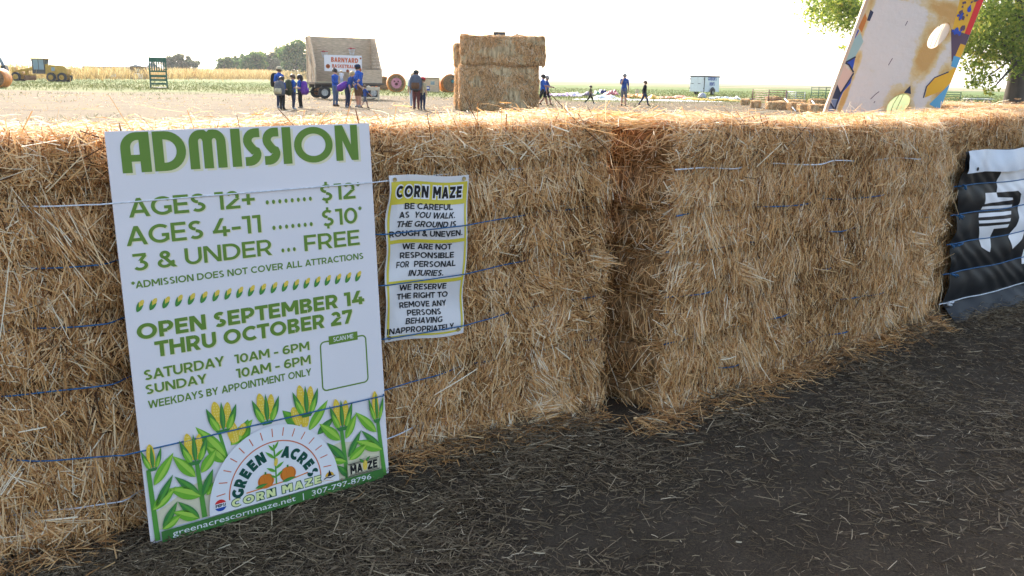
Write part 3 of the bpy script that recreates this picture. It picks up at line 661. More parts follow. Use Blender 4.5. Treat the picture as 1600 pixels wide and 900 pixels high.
for ch, x in (('A', 36), ('D', 125), ('M', 226), ('I', 352), ('S', 389), ('S', 450), ('I', 514), ('O', 552), ('N', 694)):
    lp = [[(a + x, b + 1113) for a, b in l] for l in GL[ch]]
    P.loops([[(a + 8, b - 6) for a, b in l] for l in lp], 'cream', 1); P.loops(lp, 'green', 2)
def gt(t, box, bold=.012, layer=2, col='green', shadow=3.0, **k):
    wt = {.012: .165, .03: .28, .030: .225, .018: .19, .014: .19, .0: .2}[bold]
    if set(t) == {'.'}: k['gap'] = .26
    if shadow: P.stext(t, box, 'cream', layer - 1, wt, off=(shadow, -shadow * .8), **k)
    P.stext(t, box, col, layer, wt, **k)
gt('AGES 12+', (39, 988, 411, 1042)); gt('........', (445, 992, 599, 1046), .03); gt('$12', (628, 988, 754, 1041)); gt('*', (760, 1010, 771, 1040), .0, shadow=0)
gt('AGES 4-11', (24, 908, 424, 963)); gt('.......', (460, 911, 596, 965), .03); gt('$10', (628, 906, 756, 959)); gt('*', (762, 932, 773, 960), .0, shadow=0)
gt('3 & UNDER', (35, 834, 453, 884)); gt('...', (484, 837, 532, 890), .03); gt('FREE', (562, 833, 759, 884))
gt('*ADMISSION DOES NOT COVER ALL ATTRACTIONS', (26, 784, 770, 805), .014, shadow=0)
gt('OPEN SEPTEMBER 14', (26, 632, 763, 679), .030); gt('THRU OCTOBER 27', (71, 573, 715, 620), .030)
gt('SATURDAY', (32, 509, 272, 540), .018); gt('10AM - 6PM', (304, 508, 554, 537), .018); gt('SUNDAY', (32, 466, 214, 495), .018); gt('10AM - 6PM', (305, 461, 555, 491), .018)
gt('WEEKDAYS BY APPOINTMENT ONLY', (35, 422, 555, 446), .014, shadow=0)
# empty frame with its caption
fr = [(x, y) for cx, cy, a in ((745, 508, 0), (608, 510, 90), (606, 374, 180), (745, 374, 270)) for x, y in qarc(cx, cy, 15, 15, a, a + 90, 5)]
P.line(fr, 5, 'green', 1, True); P.rect(624, 512, 730, 541, 'green', 2); P.stext('SCAN ME', (640, 520, 714, 535), 'white', 3, .15)
P.build('lettering', board, sx, sy)

P = Print()
def leafshape(x0, y0, x1, y1, w_, c1, c2, ly, bow=.0):
    a = Vector((x0, y0)); b = Vector((x1, y1)); d = b - a; nn = Vector((-d.y, d.x)).normalized(); n = 9
    mid = [a + d * (i / n) + nn * bow * math.sin(math.pi * i / n) for i in range(n + 1)]; h = [w_ * math.sin(math.pi * (i / n) ** .8) for i in range(n + 1)]
    P.poly([tuple(m_ + nn * q) for m_, q in zip(mid, h)] + [tuple(m_ - nn * q) for m_, q in list(zip(mid, h))[-2:0:-1]], c1, ly)
    P.poly([tuple(m_ + nn * q * .15) for m_, q in zip(mid, h)] + [tuple(m_ - nn * q * .62) for m_, q in list(zip(mid, h))[-2:0:-1]], c2, ly + 1)
gk = random.Random(4)
def cob(x0, y0, x1, y1, w_, ly):
    a = Vector((x0, y0)); b = Vector((x1, y1)); d = b - a; nn = Vector((-d.y, d.x)).normalized()
    pr = [(0, .55), (.15, .85), (.4, 1), (.65, .98), (.85, .75), (.95, .42), (1, .1)]
    P.poly([tuple(a + d * s_ + nn * w_ * q) for s_, q in pr] + [tuple(a + d * s_ - nn * w_ * q) for s_, q in pr[::-1]], 'yellow', ly)
    for i in range(9):
        for j in (-.55, -.1, .4):
            if gk.random() < .75:
                s_ = (i + .6 + .3 * (j > 0)) / 10; c = a + d * s_ + nn * w_ * j * (1 if s_ < .75 else .6); P.ell(c.x, c.y, w_ * .16, w_ * .2, 'kernel', ly + 1, 6)
def crown(cx, base, top, wd, ly, two=True):
    "ears of corn in their husks on top of a stalk"
    h = top - base
    if two: cob(cx - wd * .12, base + h * .10, cx - wd * .26, top, wd * .20, ly + 2); cob(cx + wd * .18, base + h * .10, cx + wd * .30, base + h * .90, wd * .17, ly + 2)
    else: cob(cx - wd * .02, base + h * .08, cx - wd * .05, top, wd * .26, ly + 2)
    leafshape(cx - wd * .2, base, cx - wd * .62, base + h * .84, wd * .15, 'leafd', 'leafm', ly + 4); leafshape(cx - wd * .15, base, cx - wd * .5, base + h * .55, wd * .16, 'leaf', 'lime', ly + 6)
    leafshape(cx + wd * .03, base, cx + wd * .03, base + h * .95, wd * .12, 'leafd', 'leafm', ly + 4); leafshape(cx + wd * .25, base, cx + wd * .66, base + h * .80, wd * .15, 'leafd', 'leafm', ly + 4)
    leafshape(cx + wd * .2, base, cx + wd * .5, base + h * .5, wd * .15, 'leaf', 'lime', ly + 6); P.poly([(cx - wd * .32, base + h * .06), (cx + wd * .32, base + h * .06), (cx + wd * .2, base - h * .06), (cx - wd * .2, base - h * .06)], 'leafd', ly + 8)
def stalk(x0, y0, x1, y1, w_, ly): P.poly([(x0 - w_, y0), (x0 + w_, y0), (x1 + w_ * .8, y1), (x1 - w_ * .8, y1)], 'leafm', ly)
# the row of small cobs
for i in range(20):
    x = 44 + 37.0 * i; y = 733 - .2 * i; a = Vector((x - 9, y - 14)); b = Vector((x + 10, y + 15)); cob(a.x + 3, a.y + 6, b.x, b.y, 6.5, 1); leafshape(a.x - 3, a.y - 4, x - 4, y + 12, 3.6, 'leafd', 'leafm', 4); leafshape(a.x - 3, a.y - 4, x + 9, y + 1, 4.6, 'leafm', 'leafd', 4)
# beige ground shapes behind the stalks
P.poly([(12, 38), (12, 92), (70, 118), (130, 150), (205, 168), (215, 38)], 'tan', 1); P.poly([(585, 32), (590, 160), (640, 168), (690, 158), (760, 118), (800, 92), (800, 32)], 'tan', 1)
# rear plants
stalk(258, 180, 236, 300, 6, 2); leafshape(250, 215, 165, 335, 20, 'leaf', 'lime', 3); leafshape(245, 200, 190, 268, 18, 'leaf', 'lime', 3); leafshape(300, 250, 330, 322, 22, 'leafm', 'leaf', 3)
leafshape(500, 255, 445, 325, 20, 'leafm', 'leaf', 3); leafshape(530, 235, 606, 326, 17, 'leaf', 'lime', 3); leafshape(560, 215, 625, 262, 14, 'leafd', 'leafm', 3); leafshape(268, 250, 345, 318, 22, 'leaf', 'lime', 3)
crown(247, 302, 402, 74, 5); crown(390, 297, 398, 70, 5); crown(526, 292, 397, 70, 5); cob(283, 256, 272, 330, 17, 5); cob(300, 275, 317, 312, 12, 5); cob(500, 262, 481, 328, 15, 5); cob(518, 252, 524, 312, 14, 5)
# front plants
stalk(20, 8, 15, 236, 8, 8); stalk(166, 40, 158, 224, 8, 8); stalk(658, 34, 647, 214, 8, 8); stalk(801, 5, 786, 210, 8, 8)
for q in ((26, 184, 92, 272, 16, 'leaf', 'lime'), (150, 178, 88, 262, 17, 'leaf', 'lime'), (168, 186, 222, 252, 17, 'leaf', 'lime'), (24, 112, 84, 204, 12, 'leafd', 'leafm'), (157, 116, 88, 196, 13, 'leafd', 'leafm'), (14, 108, 90, 164, 17, 'leaf', 'lime'), (160, 112, 66, 163, 20, 'leaf', 'lime'),
          (38, 42, 89, 116, 12, 'leafd', 'leafm'), (150, 40, 90, 114, 13, 'leafd', 'leafm'), (36, 40, 96, 70, 15, 'leaf', 'lime'), (148, 42, 72, 86, 17, 'leaf', 'lime'), (166, 110, 205, 190, 13, 'leafd', 'leafm'), (178, 110, 215, 150, 12, 'leaf', 'lime'),
          (640, 176, 568, 252, 18, 'leaf', 'lime'), (660, 176, 706, 258, 15, 'leaf', 'lime'), (778, 172, 702, 262, 16, 'leaf', 'lime'), (664, 108, 720, 194, 12, 'leafd', 'leafm'), (795, 106, 720, 192, 12, 'leafd', 'leafm'), (796, 104, 696, 160, 19, 'leaf', 'lime'), (668, 98, 742, 140, 17, 'leaf', 'lime'),
          (655, 100, 590, 180, 14, 'leafd', 'leafm'), (655, 96, 596, 118, 13, 'leaf', 'lime'), (668, 36, 620, 92, 12, 'leafd', 'leafm')): leafshape(*q, 12)
crown(27, 236, 315, 46, 14, False); crown(152, 224, 322, 66, 14); crown(648, 216, 324, 66, 14); crown(781, 214, 321, 46, 14, False)
P.build('corn_artwork', board, sx, sy)
P = Print(); 
P.ell(401, 40, 222, 246, 'white', 30, 48, 0, math.pi)
P.line([(401 + 156 * math.cos(a), 76 + 156 * math.sin(a)) for a in np.linspace(0, math.pi, 40)], 4, 'rust', 31)
for i in range(15):
    a = math.pi * (i + .9) / 15.8; c, q = math.cos(a), math.sin(a); P.line([(401 + 170 * c, 70 + 178 * q), (401 + 199 * c, 62 + 214 * q)], 3.4, 'rust', 31)
P.sarc('GREEN', 401, 62, 112, rad(167), rad(110), 39, 'forest', 32, .29, .88); P.sarc('ACRES', 401, 62, 112, rad(72), rad(14), 39, 'forest', 32, .29, .88)
for px_, py_, r_ in ((367, 107, 25), (443, 112, 25)):
    P.ell(px_, py_, r_ * 1.1, r_, 'pumpkin', 33, 20); P.ell(px_ - r_ * .55, py_, r_ * .4, r_ * .88, 'pumpkind', 34, 14); P.ell(px_ - r_ * .52, py_, r_ * .34, r_ * .84, 'pumpkin', 35, 14); P.ell(px_ + r_ * .5, py_, r_ * .42, r_ * .9, 'pumpkind', 34, 14); P.ell(px_ + r_ * .46, py_, r_ * .38, r_ * .86, 'pumpkin', 35, 14); P.rect(px_ - 3, py_ + r_ * .9, px_ + 3, py_ + r_ * 1.25, 'leafd', 36)
P.line([(300, 84), (350, 86), (400, 88), (450, 90), (512, 98)], 4, 'pumpkin', 32)
P.line([(401, 88), (403, 150), (402, 222)], 5, 'leafm', 33)
for q in ((402, 130, 372, 150, 5), (402, 140, 432, 158, 5), (402, 175, 372, 205, 5), (402, 180, 434, 200, 5), (402, 200, 384, 226, 4), (402, 205, 420, 232, 4), (402, 110, 376, 124, 4), (402, 112, 428, 130, 4)): leafshape(*q, 'leaf', 'leafm', 34)
cob(402, 150, 408, 176, 6, 36); leafshape(330, 92, 372, 98, 6, 'leafd', 'leafm', 36); leafshape(420, 90, 470, 96, 6, 'leafd', 'leafm', 36)
P.stext('CORN MAZE', (248, 47, 558, 78), 'forest', 32, .38); P.stext('CORN MAZE', (250.5, 49.5, 555.5, 75.5), 'pale', 33, .26, gap=.22)
# round soft-drink badge and the little sunrise badge
P.ell(215, 68, 19, 19, 'red', 33, 24, 0, math.pi); P.ell(215, 68, 19, 19, 'blue', 33, 24, math.pi, 2 * math.pi); P.rect(196, 61, 234, 75, 'white', 34); P.stext('PEPSI', (199, 63.5, 231, 73), 'black', 35, .26)
P.ell(588, 64, 16, 15, 'gold', 33, 16, 0, math.pi); P.poly([(580, 64), (588, 86), (597, 64)], 'black', 34); P.line([(566, 58), (578, 62), (590, 58), (608, 63)], 3.5, 'black', 35)
P.build('crest', board, sx, sy)
P = Print()
P.rect(30, 2, 790, 38, 'bar', 37); P.text('greenacrescornmaze.net  |  307-797-8796', (62, 13, 742, 31), 'white', 38, .0)
P.rect(654, 42, 778, 88, 'tan', 38); P.line([(656, 44), (776, 44), (776, 86), (656, 86)], 3, 'black', 39, True); P.line([(661, 48), (771, 48), (771, 82), (661, 82)], 2, 'black', 39, True)
P.stext('THE', (664, 77, 686, 86), 'black', 40, .2); P.stext('MA', (664, 50, 711, 80), 'black', 40, .25); P.stext('ZE', (730, 50, 768, 80), 'black', 40, .25); cob(720, 52, 722, 88, 8, 41); leafshape(716, 80, 700, 98, 5, 'leafd', 'leafm', 43); leafshape(724, 84, 742, 98, 5, 'leafd', 'leafm', 43)
P.build('footer_band', board, sx, sy)

# ---------------------------------------------------------------- small vinyl sign
vin = bpy.data.objects.new('rules_sign', None); C.objects.link(vin); vin.matrix_world = frame_matrix(V_O, v_ax, v_up, v_n); tag(vin, 'small white vinyl sign with olive border listing corn maze rules, held by blue twine', 'sign')
def vwarp(p):
    z = .005 * math.sin(p.y * 33 + .6) * (1 - .4 * p.x / VW) + .006 * math.sin(p.y * 14 + p.x * 9) - .010 * max(0, 1 - p.x / .05) * math.sin(p.y * 33)
    x = p.x + .0028 * math.sin(p.y * 26) * (1 if p.x < .16 else 1.2); return Vector((x, p.y + .004 * math.sin(p.x * 20), p.z + z + .008))
nx_, ny_ = 48, 96; V = [vwarp(Vector((VW * i / nx_, VH * j / ny_, 0))) for j in range(ny_ + 1) for i in range(nx_ + 1)]; F = [(j * (nx_ + 1) + i, j * (nx_ + 1) + i + 1, (j + 1) * (nx_ + 1) + i + 1, (j + 1) * (nx_ + 1) + i) for j in range(ny_) for i in range(nx_)]
V2 = [v - Vector((0, 0, .0016)) for v in V]; k = len(V)
mbv = MB().add(V, F).add(V2, [tuple(i for i in f[::-1]) for f in F]); mbv.build('vinyl_sheet', mat('white_vinyl', (.76, .71, .69), .35, .03, 5, spec=.45, trans=.12), vin, smooth=True)
P = Print(.0005); B_ = 'olive'
P.rect(.006, .488, .320, .568, B_, 1)
for x in (.006, .312): P.rect(x, .02, x + .008, .488, B_, 1)
P.rect(.014, .350, .312, .363, B_, 1); P.rect(.014, .204, .312, .217, B_, 1); P.rect(.014, .012, .312, .019, B_, 1)
P.stext('CORN MAZE', (.022, .506, .302, .558), 'white', 2, .40, gap=.02); P.stext('CORN MAZE', (.027, .511, .297, .553), 'black', 3, .26, gap=.16)
m_ = .000862
for t, a, b, y, sh in (('BE CAREFUL', 145, 380, .470, 0), ('AS', 125, 172, .440, 0), ('YOU WALK.', 188, 390, .440, .25), ('THE GROUND IS', 110, 395, .408, .25), ('ROUGH & UNEVEN.', 80, 430, .374, 0), ('WE ARE NOT', 142, 378, .326, 0), ('RESPONSIBLE', 132, 390, .294, 0), ('FOR', 118, 178, .262, .1), ('PERSONAL', 198, 400, .262, .05), ('INJURIES.', 172, 345, .230, .25),
                   ('WE RESERVE', 132, 368, .180, 0), ('THE RIGHT TO', 122, 378, .148, 0), ('REMOVE ANY', 133, 370, .116, 0), ('PERSONS', 167, 338, .086, 0), ('BEHAVING', 155, 340, .057, .22), ('INAPPROPRIATELY.', 75, 410, .026, 0)):
    cx = .160 + ((a + b) / 2 - 258) * m_; hw = (b - a) / 2 * m_ * .97; P.stext(t, (cx - hw, y, cx + hw, y + .0215), 'black', 2, .2, shear=sh)
P.build('lettering', vin, warp=lambda p: vwarp(p + Vector((0, 0, .0009))), cuts=5)
BRASS = mat('brass_eyelet', (.45, .36, .18), .35, .2, 30, metal=.9)
for x, y in ((.02, .575), (.305, .578), (.300, .018), (.016, .014)):
    m = MB(); p = vwarp(Vector((x, y, .001))); m.lathe([(.0032, 0), (.0032, .0016), (.0075, .0018), (.0082, .0004)], 14, M=Matrix.Translation(p)); m.build('eyelet', BRASS, vin)

# ---------------------------------------------------------------- black banner at the right
ban = bpy.data.objects.new('black_banner', None); C.objects.link(ban); ban.matrix_world = frame_matrix(K_O + k_n * .012, k_ax, k_up, k_n); tag(ban, 'black vinyl banner with white emblem and top flap, tied to a bale with blue twine', 'banner')
KZ = [.132, .317, .50, .677, .849]
def kwarp(p):
    x, y = p.x, p.y; z = 0.0
    ks = [-.05] + KZ + [1.05]
    for a, b in zip(ks[:-1], ks[1:]):
        if a <= y <= b: s_ = (y - a) / (b - a); z += .014 * math.sin(math.pi * s_)
    z += .0045 * math.sin(x * 9 + y * 7 + 2 * math.sin(y * 9)) + .0035 * math.sin(x * 21 - y * 16 + 2 * math.sin(x * 5)) + .0025 * math.sin(x * 37 + y * 42 + 3 * math.sin(y * 13 + x * 4))
    if y < .132: q = (.132 - y); z += q * .80
    yy = y - .035 * x * 0
    return Vector((x - .02 * math.sin(y * 17) * (1 if x < .03 else 0), yy, p.z + z))
def cloth(x0, y0, x1, y1, nx, ny, warp, th=.0014):
    V = [warp(Vector((x0 + (x1 - x0) * i / nx, y0 + (y1 - y0) * j / ny, 0))) for j in range(ny + 1) for i in range(nx + 1)]; F = [(j * (nx + 1) + i, j * (nx + 1) + i + 1, (j + 1) * (nx + 1) + i + 1, (j + 1) * (nx + 1) + i) for j in range(ny) for i in range(nx)]
    return MB().add(V, F).add([v - Vector((0, 0, th)) for v in V], [f[::-1] for f in F])
BLACKV = mat('black_vinyl', (.012, .012, .013), .5, .25, 6, .15, 60, spec=.22)
cloth(0, -.03, KW, 1.05, 160, 100, kwarp).build('banner_sheet', BLACKV, ban, smooth=True)
def flapwarp(p):
    v = kwarp(p); s_ = (1.052 - p.y) / .13; v.z += .018 + .012 * s_ + .006 * math.sin(p.x * 14); v.y += .006 * math.sin(p.x * 9) - .028 * p.x * s_ * .3; return v
cloth(.002, .925, KW, 1.054, 80, 8, flapwarp).build('top_flap', mat('white_flap', (.60, .60, .63), .4, .05, 8, spec=.35), ban, smooth=True)
P = Print(.0006); o_ = .212
P.poly([(a + o_, b) for a, b in [(.263, .925), (.592, .915), (.662, .83), (.735, .70), (.735, .60), (.740, .49), (.690, .45), (.560, .396), (.492, .481), (.577, .545), (.600, .60), (.600, .70), (.575, .755), (.520, .780), (.262, .783), (.258, .84)]], 'white', 2)
P.poly([(a + o_, b) for a, b in [(.100, .790), (.262, .783), (.275, .752), (.47, .738), (.49, .722), (.10, .722)]], 'white', 2)
P.poly([(a + o_, b) for a, b in [(.072, .665), (.495, .650), (.495, .628), (.072, .640)]], 'white', 2); P.poly([(a + o_, b) for a, b in [(.085, .706), (.505, .690), (.505, .672), (.080, .688)]], 'white', 2)
P.poly([(a + o_, b) for a, b in [(.078, .620), (.49, .605), (.480, .585), (.085, .602)]], 'white', 2)
P.poly([(a + o_, b) for a, b in [(.090, .582), (.47, .568), (.455, .548), (.275, .552), (.270, .403), (.150, .448)]], 'white', 2)
P.stext('E', (.745 + o_, .275, .830 + o_, .375), 'white', 2, .28); P.poly([(a + o_, b) for a, b in [(.80, .44), (.93, .44), (.95, .56), (.83, .54)]], 'white', 2)
P.build('emblem', ban, warp=lambda p: kwarp(p + Vector((0, 0, .0016))), cuts=6)
for x in (.10, .84, 1.5):
    p = flapwarp(Vector((x, .945, .001))); MB().lathe([(.004, 0), (.004, .002), (.011, .0022), (.012, .0004)], 12, M=Matrix.Translation(p)).build('eyelet', INK['black'], ban)

# ---------------------------------------------------------------- twine
BLUE = mat('blue_twine', (.022, .105, .235), .6, .3, 90); WTW = mat('white_twine', (.66, .66, .68), .7, .2, 90)
def twine(parent, world_pts, material, r=.0023):
    inv = parent.matrix_world.inverted() if False else (Matrix.Translation(parent.location) @ parent.rotation_euler.to_matrix().to_4x4()).inverted()
    MB().tube([inv @ Vector([float(c) for c in p]) for p in world_pts], r, 6).build('twine', material, parent, smooth=True)
def facepoint(u, z, off): p = A_P + A_D * u + A_N * off; return np.array([p[0], p[1], z])
def planeoff(z, O, up, n, ax, u):   # distance of a leaning flat in front of the line of bale A at height z
    base = A_P + A_D * u; q = np.array([base[0], base[1], z]); nn = np.array([*A_N, 0]); return float(((O - q) @ n) / (nn @ n))
gt_ = np.random.RandomState(9)
def bale_twine(z0, z1, over_board, over_vinyl, material, vis_l=.22, vis_r=.32):
    pts = []; 
    for u in np.linspace(-2.6, .02, 134):
        z = z0 + (z1 - z0) * (u + 1.9) / 1.4 if u > -1.9 else z0 + .004 * math.sin((u + 1.9) * 9)
        inb = -1.89 < u < -1.055; inv_ = -1.03 < u < -.655
        buried = -.062 + .012 * math.sin(u * 23 + z * 40)
        off = buried
        if over_board and -1.92 < u < -1.03: off = planeoff(z, S_O, s_up, s_n, s_ax, u) + .004
        elif over_vinyl and inv_: off = .034
        elif not over_board and inb: off = -.04
        else:
            dl = -1.9 - u if u < -1.9 else 9; dr = u - (-.655 if over_vinyl else -1.04) if u > -1.04 else 9
            if u < -1.9: k_ = np.clip(1 - dl / vis_l, 0, 1); off = buried + ((planeoff(z, S_O, s_up, s_n, s_ax, -1.92) + .004 if over_board else .012) - buried) * k_ ** .8
            elif u > (-.655 if over_vinyl else -1.04): k_ = np.clip(1 - dr / vis_r, 0, 1); off = buried + (.022 - buried) * k_ ** .8
            else: off = .022
        pts.append(facepoint(u, z, off))
    pts = np.array(pts); 
    for _ in range(2): pts[1:-1] = (pts[:-2] + 2 * pts[1:-1] + pts[2:]) / 4 if not over_board else pts[1:-1]
    twine(BALE_A, pts, material)
bale_twine(1.056, 1.085, True, False, WTW); bale_twine(.876, .905, False, True, BLUE); bale_twine(.698, .724, False, True, BLUE); bale_twine(.510, .527, False, True, BLUE, .3)
bale_twine(.312, .336, True, False, BLUE, .3, .42); bale_twine(.128, .142, False, False, WTW, .2, .25)
for i, (z, cm) in enumerate(((1.075, WTW), (.885, BLUE), (.73, BLUE), (.545, BLUE), (.345, BLUE), (.17, BLUE))):
    pts = []
    for u in np.linspace(.02, 2.32, 110):
        p = B_P + B_D * (u + .25) + B_N * (-.030 + .022 * math.sin(u * 7 + i * 2.1) + .014 * math.sin(u * 19 + i)); pts.append((p[0], p[1], z - u * .019 + .006 * math.sin(u * 11 + i)))
    twine(BALE_B, pts, cm, .0034)
for i, z in enumerate(KZ):
    pts = []; 
    for x in np.linspace(-.05, KW, 70):
        v = kwarp(Vector((max(x, 0), z, 0))); p = K_O + k_ax * x + k_up * (z + .004 * math.sin(x * 8)) + k_n * (v.z * .4 + .022 if x > 0 else .012); pts.append(p)
    o = twine(BALE_C, pts, WTW if i == 0 else BLUE, .0034)
    m = MB(); q = K_O + k_ax * .012 + k_up * z + k_n * .03; inv = (Matrix.Translation(BALE_C.location) @ BALE_C.rotation_euler.to_matrix().to_4x4()).inverted()
    for j in range(5): a = q + np.array([gt_.normal(0, .008), gt_.normal(0, .006), gt_.normal(0, .006)]); b = a + k_ax * gt_.uniform(-.01, .045) - k_up * gt_.uniform(-.01, .03) + k_n * .012; m.tube([inv @ Vector([float(c) for c in a]), inv @ Vector([float(c) for c in (a + b) / 2 + k_n * .012]), inv @ Vector([float(c) for c in b])], .0045, 6)
    m.build('twine_knot', WTW if i == 0 else BLUE, BALE_C, smooth=True)
# ---------------------------------------------------------------- materials of the far scene
WOOD = mat('weathered_boards', (.58, .44, .30), .85, .22, 3, .4, 30, streak=(1, 1, 8)); WOODL = mat('pale_timber', (.62, .50, .35), .8, .15, 4); WOODD = mat('dark_timber', (.13, .10, .075), .85, .2, 5)
STEEL = mat('grey_steel', (.33, .34, .35), .45, .15, 8, metal=.7); DARKM = mat('dark_metal', (.045, .045, .05), .5, .2, 8); TYRE = mat('tyre_rubber', (.022, .022, .024), .85, .15, 10); RUST = mat('rusty_steel', (.20, .085, .04), .85, .35, 6)
CATY = mat('machine_yellow', (.50, .25, .018), .45, .15, 2, col2=(.57, .32, .035)); GLASS = mat('window_glass', (.20, .30, .34), .08, .1, 1, spec=.8); GREENP = mat('green_paint', (.012, .095, .055), .5, .2, 3); GATEG = mat('gate_green', (.03, .10, .05), .5, .2, 4); GATER = mat('gate_maroon', (.16, .04, .04), .6, .3, 4)
WHITEP = mat('white_paint', (.76, .78, .80), .45, .05, 1.5); BLACKP = mat('black_plastic', (.015, .015, .016), .5, .1, 4); ROOFG = mat('grey_roof', (.36, .38, .41), .6, .1, .4)
NETO = mat('orange_wrap', (.62, .20, .035), .6, .25, 4, .3, 20); BALEFACE = mat('bale_end', (.22, .12, .055), .95, .5, 6, .8, 30); PINK = mat('pink_paint', (.55, .20, .26), .7, .25, 5); TEAL = mat('teal_paint', (.03, .25, .27), .6, .1, 4)
STRAWF = mat('far_straw', (.42, .285, .14), .95, .45, 5, 1.0, 24, streak=(1.6, 1.6, .35), col2=(.66, .49, .28))  # lighter than the near core: haze and ground bounce put into the colour

# ---------------------------------------------------------------- people
ARM = dict(down=((.025, .012, -.165), (.035, -.02, -.315)), bent=((.03, .02, -.16), (.0, -.13, -.175)), fold=((.035, -.01, -.16), (-.07, -.11, -.165)), hip=((.07, .03, -.15), (.03, -.02, -.29)), fwd=((.02, -.08, -.14), (.0, -.20, -.17)), up=((.02, -.07, -.13), (-.02, -.115, -.0)),
           reach=((.03, -.12, -.13), (.02, -.25, -.24)), swing=((.03, .06, -.155), (.035, .05, -.305)), lean=((.03, -.09, -.14), (-.02, -.17, -.24)))
def cloth_mat(name, col): return mat('cloth_' + name, col, .85, .18, 12, .2, 60, spec=.15)
SKIN = mat('skin', (.52, .29, .20), .55, .06, 8); SKIND = mat('skin_tan', (.36, .19, .12), .55, .06, 8)
SHOE = {k: cloth_mat('shoe_' + k, c) for k, c in dict(grey=(.3, .3, .31), black=(.02, .02, .02), brown=(.12, .06, .03), white=(.6, .6, .6)).items()}
HAIR = {k: mat('hair_' + k, c, .5, .25, 20) for k, c in dict(dark=(.018, .012, .01), brown=(.10, .055, .03), blond=(.46, .32, .15), grey=(.24, .22, .20)).items()}
BL = cloth_mat('royal_blue', (.022, .095, .40)); BL2 = cloth_mat('deep_blue', (.022, .068, .26)); JEAN = cloth_mat('jeans', (.075, .115, .20)); JEAND = cloth_mat('dark_jeans', (.025, .035, .075)); BLK = cloth_mat('black', (.018, .018, .02)); BRN = cloth_mat('brown', (.15, .075, .04)); MAR = cloth_mat('maroon', (.13, .035, .035)); GRN = cloth_mat('dark_green', (.03, .045, .035)); GRY = cloth_mat('grey', (.13, .13, .14)); CREAM = cloth_mat('cream', (.52, .44, .28)); KHA = cloth_mat('khaki', (.12, .10, .05)); PALEB = cloth_mat('pale_blue', (.38, .46, .55)); RED = cloth_mat('red', (.55, .03, .05)); PURP = cloth_mat('purple', (.14, .045, .30)); OLIV = cloth_mat('olive', (.055, .065, .035)); WHI = cloth_mat('white', (.7, .7, .7))
def person(label, x, y, hpx, face, shirt, pants, hair='dark', arms=('down', 'down'), legs='stand', long_sleeve=False, shorts=False, shoe='grey', cap=None, longhair=False, bun=False, skin=None, bulk=1.0, lean=0.0, group=None, child=False, loc=None, height=None, pony=False):
    p = at(x, y) if loc is None else np.array(loc, float); h = hpx / pxm(p) if height is None else height
    sk = skin or SKIN; k = 1.18 if child else 1.0                       # children have larger heads
    P_ = {}; E_ = []; R_ = {}
    def V_(n, co, r): P_[n] = np.array(co, float); R_[n] = r
    def E(*ns): E_.extend(zip(ns[:-1], ns[1:]))
    ln = math.sin(lean)
    V_('pel', (0, 0, .515), .082 * bulk); V_('wst', (0, -.10 * ln, .61), .072 * bulk); V_('chs', (0, -.22 * ln, .725), .088 * bulk); V_('clv', (0, -.29 * ln, .80), .066 * bulk); V_('nck', (0, -.33 * ln - .004, .85), .030)
    V_('hd0', (0, -.35 * ln - .012, .885), .046 * k); V_('hd1', (0, -.37 * ln - .010, .925), .060 * k); V_('hd2', (0, -.38 * ln - .004, .965), .050 * k); V_('nos', (0, -.37 * ln - .072 * k, .918), .010)
    E('pel', 'wst', 'chs', 'clv', 'nck', 'hd0', 'hd1', 'hd2'); E('hd1', 'nos')
    for s_, sd in ((-1, 'l'), (1, 'r')):
        a_, b_ = ARM[arms[0 if s_ < 0 else 1]]
        sh = P_['clv'] + np.array([s_ * .098 * bulk, 0, -.005]); V_('sh' + sd, sh, .042); el = sh + np.array([s_ * a_[0], a_[1], a_[2]]); V_('el' + sd, el, .030); wr = sh + np.array([s_ * b_[0], b_[1], b_[2]]); V_('wr' + sd, wr, .019)
        dr = (wr - el) / np.linalg.norm(wr - el); hn = wr + dr * .030; V_('hn' + sd, hn, .017); E('clv', 'sh' + sd, 'el' + sd, 'wr' + sd, 'hn' + sd)
        side = np.cross(dr, [1.0, 0, 0]); side /= np.linalg.norm(side) + 1e-9
        for f in range(4):
            o = side * (f - 1.5) * .0085; V_('f%d%s' % (f, sd), hn + dr * .022 + o * 1.5, .0055); V_('g%d%s' % (f, sd), hn + dr * (.044 - .004 * abs(f - 1.4)) + o * 1.6 + np.array([-s_ * .008, -.004, 0]), .0045); E('hn' + sd, 'f%d%s' % (f, sd), 'g%d%s' % (f, sd))
        V_('t' + sd, wr + dr * .026 + side * .022, .0055); E('wr' + sd, 't' + sd)
        if legs == 'walk': f_ = s_ * .10
        elif legs == 'stride': f_ = -s_ * .14
        else: f_ = s_ * .006
        V_('hp' + sd, (s_ * .048, 0, .485), .066 * bulk); V_('kn' + sd, (s_ * .054, -f_ * .9 - .014, .275), .043 * (bulk + 1) / 2); V_('an' + sd, (s_ * .056, (-f_ * 1.6 if f_ >= 0 else -f_ * 2.1) + .014, .045 + (.03 if f_ < -.05 else 0)), .027); an = P_['an' + sd]; V_('to' + sd, (s_ * .066, an[1] - .085, .017 + (an[2] - .045) * .6), .019); V_('he' + sd, (s_ * .056, an[1] + .022, .020 + (an[2] - .045)), .020)
        E('pel', 'hp' + sd, 'kn' + sd, 'an' + sd, 'to' + sd); E('an' + sd, 'he' + sd)
    names = list(P_); idx = {n: i for i, n in enumerate(names)}
    bm = bmesh.new(); ly = bm.verts.layers.skin.verify()
    vs = []
    for n in names:
        v = bm.verts.new(tuple(P_[n] * h)); v[ly].radius = (R_[n] * h, R_[n] * h); v[ly].use_root = n == 'pel'; vs.append(v)
    for a, b in E_: bm.edges.new((vs[idx[a]], vs[idx[b]]))
